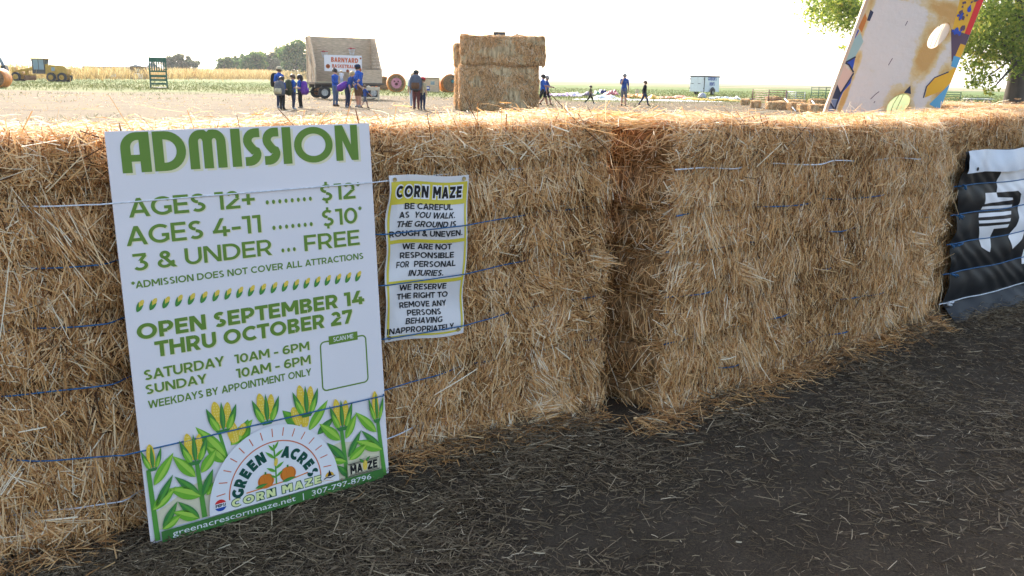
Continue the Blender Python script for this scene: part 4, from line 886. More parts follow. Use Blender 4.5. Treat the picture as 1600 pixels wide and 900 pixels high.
    me = bpy.data.meshes.new('person'); bm.to_mesh(me); bm.free()
    tmp = bpy.data.objects.new('tmp', me); C.objects.link(tmp); m1 = tmp.modifiers.new('s', 'SKIN'); m1.use_smooth_shade = True; m2 = tmp.modifiers.new('u', 'SUBSURF'); m2.levels = m2.render_levels = 1
    dg = bpy.context.evaluated_depsgraph_get(); body = bpy.data.meshes.new_from_object(tmp.evaluated_get(dg)); bpy.data.objects.remove(tmp)
    for m in list(body.materials): body.materials.clear()
    slots = [sk, shirt, pants, SHOE[shoe]]
    segs = []
    for a, b in E_:
        nm = a[:2] + b[:2]; sd = b[-1]
        if a in ('hd0', 'hd1', 'nck') : c = 0
        elif a in ('pel',) and b == 'wst': c = 1
        elif a.startswith('sh') and b.startswith('el'): c = 1
        elif a.startswith('el'): c = 1 if long_sleeve else 0
        elif a.startswith('wr') or a.startswith('hn') or a[0] in 'fg': c = 0
        elif a == 'pel' or a.startswith('hp'): c = 2
        elif a.startswith('kn'): c = 0 if shorts else 2
        elif a.startswith('an'): c = 3
        else: c = 1
        segs.append((P_[a] * h, P_[b] * h, R_[a] * h, R_[b] * h, c))
    fc = np.array([p_.center[:] for p_ in body.polygons]); best = np.full(len(fc), 1e9); ci = np.zeros(len(fc), int)
    for a, b, ra, rb, c in segs:
        d = b - a; t = np.clip(((fc - a) @ d) / (d @ d), 0, 1); q = np.linalg.norm(fc - a - t[:, None] * d, axis=1) - (ra + (rb - ra) * t); m_ = q < best; best[m_] = q[m_]; ci[m_] = c
    torso = (np.abs(fc[:, 0]) < .12 * h) & (fc[:, 2] > .53 * h) & (fc[:, 2] < .84 * h) & (ci == 2); ci[torso] = 1
    for m in slots: body.materials.append(m)
    body.polygons.foreach_set('material_index', ci.astype(np.int32)); body.shade_smooth()
    o = bpy.data.objects.new('person', body); C.objects.link(o); o.location = (p[0], p[1], 0); o.rotation_euler = (0, 0, rad(face)); tag(o, label, 'person', group)
    hd = Vector(P_['hd1'] * h); rr_ = .066 * k * h
    if hair:
        mb = MB(); M = Matrix.Translation(hd + Vector((0, .010 * h, .010 * h))) @ Matrix.Rotation(rad(22), 4, 'X') @ Matrix.Diagonal((1.02, 1.12, 1.05, 1))
        mb.lathe([(rr_ * math.cos(t) * 1.03, rr_ * math.sin(t) * 1.03) for t in np.linspace(-.35 if not longhair else -.5, 1.5, 7)], 12, M=M)
        if longhair: mb.tube([hd + Vector((0, .05 * h, .02 * h)), hd + Vector((0, .068 * h, -.05 * h)), hd + Vector((0, .06 * h, -.13 * h))], [.05 * h, .052 * h, .02 * h], 8)
        if pony: mb.tube([hd + Vector((0, .06 * h, .03 * h)), hd + Vector((0, .10 * h, 0)), hd + Vector((0, .09 * h, -.09 * h))], [.02 * h, .024 * h, .008 * h], 7)
        if bun: mb.lathe([(.002, -.03 * h), (.026 * h, -.012 * h), (.03 * h, .004 * h), (.018 * h, .024 * h), (.002, .03 * h)], 10, M=Matrix.Translation(hd + Vector((0, .03 * h, .075 * h))))
        mb.build('hair', HAIR[hair], o, smooth=True)
    if cap:
        mb = MB(); M = Matrix.Translation(hd + Vector((0, .0, .022 * h)))
        mb.lathe([(rr_ * 1.12, 0), (rr_ * 1.14, rr_ * .3), (rr_ * .95, rr_ * .75), (rr_ * .5, rr_ * 1.0), (.002, rr_ * 1.06)], 14, M=M)
        mb.add([hd + Vector((a * rr_, -b * rr_, .022 * h + z)) for a, b, z in ((-.8, .8, .004), (.8, .8, .004), (.7, 1.75, -.01), (0, 1.95, -.012), (-.7, 1.75, -.01), (-.8, .8, -.003), (.8, .8, -.003), (.7, 1.75, -.018), (0, 1.95, -.02), (-.7, 1.75, -.018))], [(0, 1, 2, 3, 4), (9, 8, 7, 6, 5), (0, 5, 6, 1), (1, 6, 7, 2), (2, 7, 8, 3), (3, 8, 9, 4), (4, 9, 5, 0)])
        mb.build('cap', cap, o, smooth=True)
    for s_ in (-1, 1): MB().lathe([(.001, -.004 * h), (.0075 * h, 0), (.001, .004 * h)], 8, M=Matrix.Translation(hd + Vector((s_ * .022 * k * h, -.052 * k * h, .012 * h))) @ Matrix.Diagonal((1, .6, 1, 1))).build('eye', INK['black'], o)
    MB().box(hd + Vector((-.016 * h, -.050 * k * h - .004 * h, -.030 * h)), hd + Vector((.016 * h, -.050 * k * h + .006 * h, -.026 * h))).build('mouth', MAR, o)
    return o, h
def backpack(label, who, m, m2=None, size=1.0, z=.69, side=0):
    o, h = who; e = empty('backpack', (0, 0, 0), 0, label, 'backpack'); e.matrix_world = Matrix.Translation(o.location) @ o.rotation_euler.to_matrix().to_4x4()
    s_ = size * h; mb = MB(); c = Vector((side * h, .135 * h, z * h))
    prof = [(-.5, .35), (-.45, .5), (-.2, .56), (.1, .54), (.3, .48), (.44, .36), (.5, .16)]
    mb.lathe([(.155 * s_ * r * 1.75, .36 * s_ * a) for a, r in prof], 14, M=Matrix.Translation(c) @ Matrix.Diagonal((1, .55, 1, 1))); mb.build('bag', m, e, smooth=True)
    mb = MB(); mb.lathe([(.085 * s_, -.07 * s_), (.10 * s_, 0), (.085 * s_, .07 * s_)], 12, M=Matrix.Translation(c + Vector((0, .075 * s_, -.07 * s_))) @ Matrix.Diagonal((1, .4, 1, 1))); mb.build('front_pocket', m2 or m, e, smooth=True)
    for sgn in (-1, 1):
        MB().tube([c + Vector((sgn * .06 * s_, -.05 * s_, .15 * s_)), Vector((sgn * .075 * h, -.02 * h, .825 * h)), Vector((sgn * .08 * h, -.085 * h, .74 * h)), Vector((sgn * .095 * h, -.03 * h, .62 * h)), c + Vector((sgn * .09 * s_, -.03 * s_, -.14 * s_))], .012 * h, 6).build('strap', m, e, smooth=True)
    return e

# group by the wagon's left end
a = person('tall person in blue shirt and cap carrying a black backpack, left of the wagon', 438, 169.5, 63, 60, BL, JEAND, 'brown', ('bent', 'bent'), cap=CREAM, shoe='grey', bulk=1.12); backpack('slim black backpack on the tall person in the pale cap', a, BLK, size=.95)
b = person('small child with a grey backpack standing in front of the tall person in blue', 441.5, 171.5, 50, 165, BL2, BLK, 'dark', ('bent', 'bent'), child=True, shoe='black'); backpack('grey backpack with reflective stripe on the small child', b, GRY, CREAM, 1.25, .66)
c = person('child in dark jeans carrying an olive backpack, beside the wagon tongue', 459, 171, 53, 120, BL, JEAND, 'brown', ('bent', 'down'), child=True, shoe='white', bulk=1.1); backpack('olive green backpack on the child in dark jeans', c, OLIV, size=1.25, z=.64)
d = person('long haired child in black leggings with a purple backpack near the wagon tongue', 470, 169.5, 51, -95, BL, BLK, 'dark', ('bent', 'bent'), longhair=True, child=True, shoe='grey'); backpack('dark purple backpack on the long haired child', d, PURP, size=1.15, z=.62)
# group before the wagon
woman = person('person in blue top and jeans with a hair bun holding a baby', 524.5, 166.5, 58, 70, BL, JEAN, 'dark', ('fold', 'bent'), long_sleeve=True, bun=True, shoe='brown')
person('baby in pale clothes held at the chest of the person with a hair bun', 0, 0, 0, 180, WHI, PALEB, 'blond', ('bent', 'bent'), child=True, loc=(woman[0].location.x + .34, woman[0].location.y - .12, 0), height=.70, bulk=1.25)[0].location.z = .98
person('blond person in blue shirt bending forward, with a purple jacket round the waist', 543.5, 168.5, 56, 75, BL2, JEAND, 'blond', ('down', 'reach'), longhair=True, lean=.45, shoe='grey')
def blob(name, label, cat, pts, rads, m, group=None):
    mb = MB(); mb.tube(pts, rads, 10); o = mb.build(name, m, None, smooth=True); return tag(o, label, cat, group)
jp = at(540, 168.5); blob('jacket', 'purple jacket bunched at the side of the blond person in front of the wagon', 'jacket', [(jp[0] - .30, jp[1] - .15, .78), (jp[0] - .22, jp[1] - .2, .88), (jp[0] - .02, jp[1] - .22, 1.02), (jp[0] + .1, jp[1] - .2, 1.2)], [.06, .17, .16, .05], PURP)
person('tall broad person in blue polo, brown shorts and navy cap before the pumpkin table', 560.5, 168, 65, -40, BL, BRN, 'dark', ('fold', 'lean'), shorts=True, cap=cloth_mat('navy', (.02, .04, .09)), shoe='grey', bulk=1.28)
person('small child in a blue shirt beside the tall broad person in brown shorts', 570.5, 169, 35, 120, BL2, GRY, 'brown', ('reach', 'down'), shorts=True, child=True, shoe='black', legs='walk')
# group left of the bale stack
e_ = person('person in maroon trousers with a grey patterned backpack seen from behind', 650.5, 172, 60, 180, GRN, MAR, 'dark', ('down', 'down'), cap=GRN, skin=SKIND, shoe='brown', bulk=1.15); backpack('grey patterned backpack on the person in maroon trousers', e_, cloth_mat('slate', (.10, .11, .14)), BRN, 1.1, .70)
person('person in pale blue trousers mostly hidden behind the person in maroon trousers', 645.5, 169.5, 54, 180, PALEB, PALEB, 'blond', ('hip', 'down'), shoe='black')
person('child in cream top and red cap beside the person in maroon trousers', 660.5, 172, 49, 160, CREAM, JEAND, 'brown', ('down', 'bent'), cap=RED, child=True, shoe='grey')
# right of the bale stack
person('dark haired child in blue shirt and black shorts coming from behind the bale stack', 847.5, 166, 48, 75, BL, BLK, 'dark', ('fwd', 'fwd'), shorts=True, child=True, skin=SKIND, legs='walk', shoe='black', bulk=1.15)
person('child in blue shirt half hidden behind the dark haired child near the bale stack', 853.5, 165, 45, 80, BL2, BLK, 'grey', ('down', 'fwd'), shorts=True, child=True, skin=SKIND, legs='walk', shoe='black', bulk=1.1)
person('small child in khaki top walking toward the deflated inflatables', 922, 162.5, 28, 80, KHA, BLK, 'dark', ('bent', 'swing'), child=True, skin=SKIND, legs='stride', shoe='white', bulk=1.15)
person('person in blue shirt and grey knee shorts standing before the inflatables', 974, 166, 50, 10, BL2, GRY, 'grey', ('up', 'down'), shorts=True, shoe='black', bulk=1.12)
person('child in black clothes walking in front of the orange inflatable', 1006.5, 165.5, 38, 70, BLK, JEAND, 'brown', ('swing', 'down'), long_sleeve=True, child=True, legs='walk', shoe='brown')
# far off at the maize
for q in (('far person in white top at the edge of the maize field', 271, 122.5, 11.5, WHI), ('far person in black at the edge of the maize, middle of three', 276.5, 122.5, 11, BLK), ('far person in dark blue at the edge of the maize, rightmost of three', 281.3, 122.5, 11, JEAND)):
    person(q[0], q[1], q[2], q[3], 10, q[4], BLK, 'dark', group='far people at the maize')
# ---------------------------------------------------------------- far bales
def small_core(name, dims, seed, parent, material=STRAWF, step=.12, r=.10, rough=1.0):
    return bale_core(name, dims, seed, None, parent, 0.0, step, r, material)
def far_bale(name, label, loc, rz, dims, seed, group, fuzz=2500, ln=.16, wid=.006, r=.12, cat='straw bale'):
    global BALE_ROUGH; BALE_ROUGH = 3.2 if name == 'stacked_bale' else 1.0
    e = empty(name, loc, rz, label, cat, group); small_core('packed_straw', dims, seed, e, step=max(.04, dims[2] / 12), r=r)
    if fuzz:
        W_ = Matrix.Translation(Vector((0, 0, 50)));
        V, F, T = straw_for(dims, dict(front=int(fuzz), top=int(fuzz * .6), left=int(fuzz * .35), right=int(fuzz * .35)), seed + 40, None, W_, r=r, ln=(ln, .4), wid=wid, loft=1.6)
        link('straw_surface', fast_mesh('straw_surface', V, F, {'tone': T}), STRAW, e)
    BALE_ROUGH = 1.0; return e
sb = at(779, 174.5); K_ = pxm(sb); sw = 121 / K_; z1 = 70.5 / K_; z2 = 43.5 / K_
g_ = 'big bales of the tall stack'
far_bale('stacked_bale', 'large straw bale at the bottom front of the tall stack', (sb[0] - sw / 2, sb[1], 0), rad(2), (sw, 1.25, z1), 2, g_, 9000)
far_bale('stacked_bale', 'large straw bale on top of the tall stack, jutting over on the right', (sb[0] - sw / 2 + .05, sb[1] - .06, z1 + .01), rad(1), (sw * 1.055, 1.25, z2), 5, g_, 7000)
far_bale('stacked_bale', 'straw bale in the back row of the tall stack, upper one', (sb[0] - sw / 2 - .36, sb[1] + 1.4, z1 - .1), rad(2), (sw, 1.2, z2 * .86), 6, g_, 2500)
far_bale('stacked_bale', 'straw bale in the back row of the tall stack, lower one', (sb[0] - sw / 2 - .30, sb[1] + 1.38, 0), rad(2), (sw, 1.2, z1 - .12), 9, g_, 2500)
top = z1 + z2 + .02
sp = empty('speaker_box', (sb[0] - .02, sb[1] + .5, top), rad(3), 'black flat loudspeaker box lying on the tall bale stack', 'loudspeaker'); MB().box((-.27, -.2, .01), (.27, .2, .17)).build('cabinet', BLACKP, sp, bevel=.015); MB().box((-.24, -.206, .03), (.24, -.198, .15)).build('grille', DARKM, sp)
m = MB(); m.tube([(sb[0] + .62, sb[1] + .4, top + .03), (sb[0] + .75, sb[1] + .42, top + .06), (sb[0] + .95, sb[1] + .4, top + .03), (sb[0] + 1.15, sb[1] + .45, top + .02)], [.02, .05, .035, .02], 7); tag(m.build('cable_bundle', BLACKP, smooth=True), 'small dark cable bundle on the right top of the tall bale stack', 'cable')

gq = 'small square bales laid in rows'
rsb = random.Random(3)
LBL = ['small square bale leftmost in the front row, seen end on', 'small square bale next to the leftmost, end facing out', 'long small bale in the front row with its side in shade', 'small bale in the middle of the front row', 'small bale in front row right of the fallen poles', 'rounded small bale in front of the maroon gate', 'small bale at the right end of front row beside the painted panel',
       'small bale in the back row beneath the maroon gate', 'small bale of the back row, second from left', 'wide small bale of the back row in the middle', 'small bale at the right end of the back row']
for i, (x, y, wpx, rz) in enumerate(((1179, 165.5, 9, 70), (1196, 169.5, 10, 65), (1212, 171.5, 26, 3), (1231, 171, 8, 60), (1248, 173, 20, 12), (1263, 175, 20, 8), (1280, 176, 24, 5), (1207, 160, 20, 4), (1220, 161.5, 9, 40), (1243, 166.5, 26, 2), (1276, 166, 30, 3))):
    p = at(x, y); far_bale('square_bale', LBL[i], (p[0] - .45, p[1], 0), rad(rz), (.95 + .2 * (wpx > 25), .46, .40 + rsb.random() * .06), i, gq, 500, .09, .005, .06)
for i, (x0, y0, x1, y1, lb) in enumerate(((1225, 162, 1243, 175, 'pale thin pole leaning on the small bales, longer one'), (1267, 167, 1281, 175, 'pale thin pole leaning on the small bales near the painted panel'))):
    p, q = at(x0, y0 + 6), at(x1, y1); m = MB(); m.tube([(p[0], p[1], .55), (q[0], q[1], .05)], [.035, .03], 7); tag(m.build('pole', WHITEP, smooth=True), lb, 'pole', 'poles on the small bales')

# round bales in orange wrap
def round_bale(label, x, y, rpx, rz, face=True, eye=False):
    p = at(x, y); R = rpx / pxm(p); e = empty('round_bale', (p[0], p[1], 0), rad(rz), label, 'round bale', 'orange wrapped round bales'); L_ = R * 1.9
    M = Matrix.Translation((0, 0, R * .98)) @ Matrix.Rotation(rad(90), 4, 'X')
    mb = MB(); mb.lathe([(R * .93, -.0), (R, .06), (R, L_ * .5), (R * .985, L_ * .75), (R, L_ - .06), (R * .93, L_)], 36, M=Matrix.Translation((0, L_, 0)) @ M); mb.build('net_wrap', NETO, e, smooth=True)
    mb = MB(); mb.lathe([(.01, .0), (R * .4, .018), (R * .8, .012), (R * .95, -.03)], 32, M=Matrix.Translation((0, -.004, 0)) @ M); mb.build('bale_end', BALEFACE, e, smooth=True)
    if face:
        mb = MB(); mb.lathe([(.01, .030), (R * .52, .028), (R * .56, .015)], 24, M=Matrix.Translation((0, -.008, 0)) @ M); mb.build('painted_disc', PINK, e)
        mb = MB()
        for s_ in (-1, 1): mb.lathe([(.004, .04), (R * .09, .034), (R * .09, .02)], 10, M=Matrix.Translation((s_ * R * .2, -.01, R * .18)) @ M)
        mb.lathe([(.004, .045), (R * .16, .036), (R * .16, .02)], 12, M=Matrix.Translation((0, -.01, -R * .1)) @ M); mb.build('painted_marks', MAR, e)
    if eye:
        mb = MB(); mb.lathe([(R * .24, .034), (R * .24, .02)], 18, M=Matrix.Translation((R * .25, -.012, R * .22)) @ M); mb.build('painted_eye', DARKM, e)
        mb = MB(); mb.lathe([(R * .15, .044), (R * .15, .03)], 16, M=Matrix.Translation((R * .25, -.012, R * .22)) @ M); mb.build('painted_iris', TEAL, e)
        mb = MB(); mb.box((R * .15, -.06, R * 1.62), (R * .8, -.02, R * 1.82)); mb.build('painted_brow', DARKM, e)
round_bale('orange round bale at the far left with a dark end, before the yellow grader', -6, 137.5, 15, 8, False)
round_bale('orange round bale with a pink painted face, right of the wagon', 619.5, 144.5, 14.6, 10)
round_bale('orange round bale with a teal painted eye, beside the tall bale stack', 704, 144.5, 14.2, 22, False, True)
round_bale('orange round bale half hidden behind the wagon, left of the pink faced one', 600, 141.5, 11, 12, False)
# ---------------------------------------------------------------- basketball wagon
wp = at(505.5, 154.3); wg = empty('hay_wagon', (wp[0] - .4, wp[1] - .2, 0), rad(26), 'tall wooden hay wagon with open front and a basketball banner', 'wagon')
WL, WD, ZD = 4.35, 2.35, 1.02
m = MB().box((-.1, -.1, ZD - .13), (WL + .12, WD + .1, ZD)); m.build('deck', WOODD, wg, bevel=.01)
m = MB()
for y in (.45, WD - .45): m.box((.0, y - .06, ZD - .34), (WL, y + .06, ZD - .135))
for x in (.4, 1.5, 2.8, WL - .4): m.box((x - .05, .1, ZD - .25), (x + .05, .38, ZD - .135)); m.box((x - .05, .52, ZD - .22), (x + .05, WD - .52, ZD - .137))
m.build('under_frame', DARKM, wg)
BH = 2.92
def planks(m, f, n, a0, a1, gap=.0015):
    for i in range(n):
        lo = a0 + (a1 - a0) * i / n; hi = a0 + (a1 - a0) * (i + 1) / n - gap; f(m, lo, hi, .006 * ((i * 7) % 3))
m = MB(); planks(m, lambda m, lo, hi, j: m.box((0, WD - .05 - j * 2, lo), (WL, WD, hi)), 14, ZD + .01, ZD + BH); 
for x in (.7, 1.75, 2.8, 3.7): m.box((x - .045, WD - .09, ZD + .01), (x + .045, WD - .068, ZD + BH - .02))
m.build('back_wall', WOOD, wg)
def endprofile(z):    # how far toward the front the end wall reaches at this height
    q = (z - ZD) / BH; return .04 if q < .34 else .04 + (q - .34) / .66 * 1.25
for nm, x0 in (('left', 0.0), ('right', WL - .05)):
    m = MB(); n = 14
    for i in range(n):
        lo = ZD + .01 + (BH - .01) * i / n; hi = ZD + BH * (i + 1) / n - .0015; y0, y1 = endprofile(lo), endprofile(hi); j = .005 * ((i * 5) % 3)
        m.prism([(y0, lo), (WD - .085, lo), (WD - .085, hi), (y1, hi)], x0 + j, x0 + .05, 0)
    m.build('end_wall', WOOD, wg)
    xs_ = -.05 if nm == 'left' else WL
    for y in (.10, WD * .5, WD - .12): MB().box((xs_, y - .045, ZD + .004), (xs_ + .05, y + .045, ZD + (.95 if y < .2 else BH * (.62 if y < WD * .6 else 1)) - .01)).build('post', WOODL if nm == 'left' else WOOD, wg)
m = MB().bar((-.085, WD - .2, ZD + BH - .1), (-.085, .25, ZD + .1), .08, .06); m.build('brace', WOODL, wg)
m = MB(); planks(m, lambda m, lo, hi, j: m.box((WL * .56, .02 + j, lo), (WL - .06, .06, hi)), 4, ZD + .01, ZD + .85); m.build('front_boards', WOOD, wg)
for x, z in ((1.10, ZD + 1.98), (2.95, ZD + 2.22)):
    m = MB(); ring = [(x + .23 * math.cos(t), WD - .36 + .23 * math.sin(t), z) for t in np.linspace(0, 2 * math.pi, 21)]; m.tube(ring, .016, 6); m.bar((x, WD - .13, z), (x, WD - .09, z), .12, .10); hp = m.build('hoop', INK['red'], wg, smooth=True)
    m = MB(); 
    for k in range(12):
        t = k * math.pi / 6; m.tube([(x + .22 * math.cos(t), WD - .36 + .22 * math.sin(t), z), (x + .17 * math.cos(t + .26), WD - .36 + .17 * math.sin(t + .26), z - .2), (x + .12 * math.cos(t), WD - .36 + .12 * math.sin(t), z - .4)], .008, 4)
    m.build('net', WHITEP, hp)
bn = bpy.data.objects.new('vinyl_banner', None); C.objects.link(bn); bn.parent = wg; bn.location = (.55, -.07, ZD + .72); bn.rotation_euler = (rad(90), rad(1.2), 0)
P = Print(.004); P.rect(0, 0, 2.45, 1.0, 'white', 0); P.stext('BARNYARD', (.42, .58, 2.20, .88), 'rust', 2, .27); P.stext('BASKETBALL', (.48, .23, 2.05, .45), 'rust', 2, .24)
for cx, cy, r in ((.22, .30, .14), (2.26, .14, .17), (2.36, .88, .06), (1.5, -.0 + .06, .10)):
    P.ell(cx, cy, r, r, 'pumpkind', 2, 20); P.line([(cx - r * .9, cy), (cx + r * .9, cy)], r * .12, 'black', 3); P.line([(cx, cy - r * .9), (cx, cy + r * .9)], r * .12, 'black', 4); P.ell(cx, cy, r * .4, r * .95, 'black', 2.4, 16); P.ell(cx, cy, r * .3, r * .9, 'pumpkind', 2.7, 16)
pr = P.build('banner_print', wg); pr.location = bn.location; pr.rotation_euler = bn.rotation_euler; bpy.data.objects.remove(bn)
m = MB().box((.545, -.066, ZD + .72), (3.005, -.060, ZD + 1.72)); bs = m.build('banner_sheet', WHITEP, wg)
bs.rotation_euler = (0, 0, 0)
def wheel(parent, M, R, wd, rim, name='wheel'):
    m = MB(); m.lathe([(R * .56, -wd / 2), (R * .9, -wd / 2), (R, -wd * .3), (R, wd * .3), (R * .9, wd / 2), (R * .56, wd / 2), (R * .56, -wd / 2)], 24, M=M, cap=False); w_ = m.build(name, TYRE, parent, smooth=False)
    m = MB(); m.lathe([(R * .14, -wd * .44), (R * .16, -wd * .32), (R * .46, -wd * .27), (R * .55, -wd * .46), (R * .55, wd * .46), (R * .46, wd * .27), (R * .16, wd * .32), (R * .14, wd * .44)], 20, M=M); m.build('rim', rim, w_, smooth=False); return w_
RX = Matrix.Rotation(rad(90), 4, 'X')
RIMW = mat('pale_rim', (.42, .40, .36), .6, .3, 8)
for x in (.55, WL - .55):
    for y in (.12, WD - .12): wheel(wg, Matrix.Translation((x, y, .40)) @ RX, .40, .24, RIMW if y < 1 else RUST)
    MB().tube([(x, .2, .40), (x, WD - .2, .40)], .05, 8).build('axle', RUST, wg)
    MB().box((x - .10, WD / 2 - .5, .42), (x + .10, WD / 2 + .5, ZD - .345)).build('bolster', RUST, wg)
m = MB().tube([(.5, WD / 2, .45), (-.6, WD / 2 - .1, .38), (-1.6, WD / 2 - .2, .18)], .045, 7); m.build('tongue', DARKM, wg, smooth=True)
# table with pumpkins
tp = at(583, 156.5); tb = empty('display_table', (tp[0] - .25, tp[1] - .1, 0), rad(12), 'pale wooden tray table holding pumpkins in front of the wagon', 'table')
m = MB().box((-.65, -.3, .64), (.65, .3, .68)); m.box((-.65, -.325, .60), (.65, -.3, .82)); m.box((-.65, .3, .60), (.65, .325, .82)); m.box((-.675, -.325, .60), (-.65, .325, .82)); m.box((.65, -.325, .60), (.675, .325, .82)); m.build('tray', WOODL, tb)
for sx_ in (-.6, .6):
    for sy_ in (-.27, .27): MB().box((sx_ - .04, sy_ - .04, 0), (sx_ + .04, sy_ + .04, .60)).build('leg', WOODL, tb)
MB().box((-.55, -.3, .12), (.55, -.26, .2)).build('stretcher', WOODL, tb)
PUM = mat('pumpkin_skin', (.62, .15, .03), .5, .15, 3); PUMW = mat('pale_gourd', (.66, .52, .36), .5, .15, 3)
pl_ = ['leftmost orange pumpkin on the tray table', 'second orange pumpkin from the left on the tray table', 'pale gourd in the middle of the tray table', 'orange pumpkin right of the pale gourd on the tray table', 'orange pumpkin at the right end of the tray table']
for i in range(5):
    m = MB(); r = .105 + .012 * (i % 3); V = []; n = 20
    for j in range(9):
        t = -math.pi / 2 + math.pi * j / 8
        for k in range(n): a = 2 * math.pi * k / n; q = r * math.cos(t) * (1 + .06 * math.cos(a * 8)); V.append((q * math.cos(a), q * math.sin(a), r * .8 * (math.sin(t) + 1)))
    F = [(j * n + k, j * n + (k + 1) % n, (j + 1) * n + (k + 1) % n, (j + 1) * n + k) for j in range(8) for k in range(n)]; m.add(V, F)
    px_ = -.48 + .24 * i; e = empty('pumpkin', (tb.location.x + px_ * math.cos(rad(12)), tb.location.y + px_ * math.sin(rad(12)) - .05, .682), 0, pl_[i], 'pumpkin', 'pumpkins on the tray table'); m.build('fruit', PUMW if i == 2 else PUM, e, smooth=True); MB().tube([(0, 0, r * 1.5), (.012, 0, r * 1.85)], [.014, .01], 6).build('stem', mat('stem_green', (.09, .10, .03), .8), e)

# ---------------------------------------------------------------- booth between the round bales
hp_ = at(672, 144.3); k = pxm(hp_); bw, bh = 25 / k, 21.5 / k; bt = empty('wooden_booth', (hp_[0] - bw / 2, hp_[1], 0), 0, 'small wooden booth with a window and blue notice between the orange round bales', 'booth')
m = MB(); planks(m, lambda m, lo, hi, j: m.box((0, j, lo), (bw, .06, hi)), 8, 0, bh); m.box((0, .07, 0), (.06, 1.6, bh)); m.box((bw - .06, .07, 0), (bw, 1.6, bh)); m.box((0.06, 1.54, 0), (bw - .06, 1.6, bh)); m.build('wall', WOOD, bt); MB().box((-.08, -.08, bh + .003), (bw + .08, 1.68, bh + .08)).build('roof', WOODD, bt)
w_ = MB().box((bw * .50, -.03, bh * .50), (bw * .82, -.001, bh * .84)).build('window', WOODL, bt); MB().box((bw * .53, -.036, bh * .54), (bw * .79, -.031, bh * .80)).build('pane', GLASS, w_)
P = Print(.004); P.rect(0, 0, bw * .3, bh * .3, 'blue', 1); P.rect(bw * .03, bh * .12, bw * .27, bh * .24, 'white', 2); o = P.build('notice', bt); o.location = (bw * .18, -.02, bh * .13); o.rotation_euler = (rad(90), 0, 0)

# ---------------------------------------------------------------- giant green garden chair
cp = at(247.5, 138.3); k = pxm(cp); cw, chh = 26 / k, 48 / k; gc = empty('giant_chair', (cp[0] - cw / 2, cp[1], 0), rad(20), 'oversized dark green slatted wooden chair standing on the grass', 'chair')
def zz(f): return f * chh
m = MB()
for sx_ in (0, cw - .12): m.bar((sx_ + .06, .95, 0), (sx_ + .06, 1.35, zz(1.0)), .12, .10)
m.build('back_posts', GREENP, gc)
m = MB(); m.box((.12, 1.30, zz(.84)), (cw - .12, 1.36, zz(.99))); m.box((.12, 1.12, zz(.52)), (cw - .12, 1.2, zz(.57)))
for i in range(6): x = .16 + (cw - .32) * (i + .5) / 6; m.bar((x, 1.15, zz(.54)), (x, 1.32, zz(.86)), .11, .05)
m.build('backrest', GREENP, gc); MB().box((.3, 1.285, zz(.79)), (cw - .3, 1.297, zz(.82))).build('painted_strip', WOODL, gc)
m = MB()
for i in range(4): m.box((.08, .15 + .24 * i, zz(.405 - .012 * i)), (cw - .08, .35 + .24 * i, zz(.425 - .012 * i)))
m.box((.08, .06, zz(.36)), (cw - .08, .14, zz(.43))); m.build('seat', GREENP, gc)
for sx_ in (0, cw - .12): MB().box((sx_, .06, 0.12), (sx_ + .12, .18, zz(.6))).build('leg', GREENP, gc); MB().box((sx_ - .08, -.05, zz(.60)), (sx_ + .2, 1.25, zz(.63))).build('armrest', GREENP, gc)
for z in (.27, .15): MB().box((.08, .02, zz(z - .03)), (cw - .08, .09, zz(z + .03))).build('stretcher', GREENP, gc)
m = MB(); m.prism([(-.0, -.55), (cw, -.55), (cw, 1.5), (0, 1.5)], 0.02, .12, 2); m.build('base', mat('dark_base', (.02, .03, .035), .7), gc)

# ---------------------------------------------------------------- road grader
gp = at(23, 127.0); gr = empty('road_grader', (gp[0], gp[1], 0), rad(4), 'yellow road grader with dark glazed cab parked before the maize', 'grader')
gr.scale = (.90, .90, .93)
for x in (.75, 5.9, 7.5): 
    for y in (-1.05, 1.05): wheel(gr, Matrix.Translation((x, y, .68)) @ RX, .68, .42, CATY)
m = MB(); m.bar((.2, 0, 1.35), (3.9, 0, 2.05), .42, .38); m.box((.0, -.6, .75), (.35, .6, 2.05)); m.box((.3, -.75, .95), (1.5, .75, 1.3)); m.build('main_frame', CATY, gr, bevel=.03)
MB().prism([(4.95, 1.05), (8.1, 1.05), (8.15, 1.9), (7.7, 2.35), (5.0, 2.55)], -.75, .75, 1).build('engine_hood', CATY, gr, bevel=.05)
m = MB(); m.box((5.9, -.762, 1.6), (6.4, -.752, 2.1)); m.build('hood_vent', GLASS, gr)
cb = MB(); 
for x, y in ((3.25, -.72), (3.25, .72), (4.9, -.72), (4.9, .72)): cb.bar((x, y, 1.3), (x - (.12 if x < 4 else 0), y, 3.2), .12)
cb.box((3.1, -.78, 1.15), (4.95, .78, 1.75)); cab = cb.build('cab', DARKM, gr); MB().box((2.95, -.88, 3.2), (5.1, .88, 3.36)).build('cab_roof', CATY, gr, bevel=.03)
MB().box((3.22, -.70, 1.75), (4.88, -.66, 3.2)).build('window', GLASS, cab); MB().box((3.22, .66, 1.75), (4.88, .70, 3.2)).build('window', GLASS, cab); MB().box((3.14, -.64, 1.75), (3.19, .64, 3.2)).build('windscreen', GLASS, cab)
m = MB(); m.bar((4.05, -.72, 1.75), (4.05, -.72, 3.2), .07); m.build('door_frame', DARKM, cab)
m = MB(); m.tube([(1.9, 0, 1.5), (2.0, 0, .8)], .28, 12); m.bar((1.0, 0, .95), (3.2, 0, .95), .25, .2); m.build('drawbar', CATY, gr)
m = MB(); m.prism([(2.2, .25), (2.4, .2), (2.48, .55), (2.4, .9), (2.25, .8), (2.33, .52)], -1.8, 1.8, 1); m.build('blade', RUST, gr)
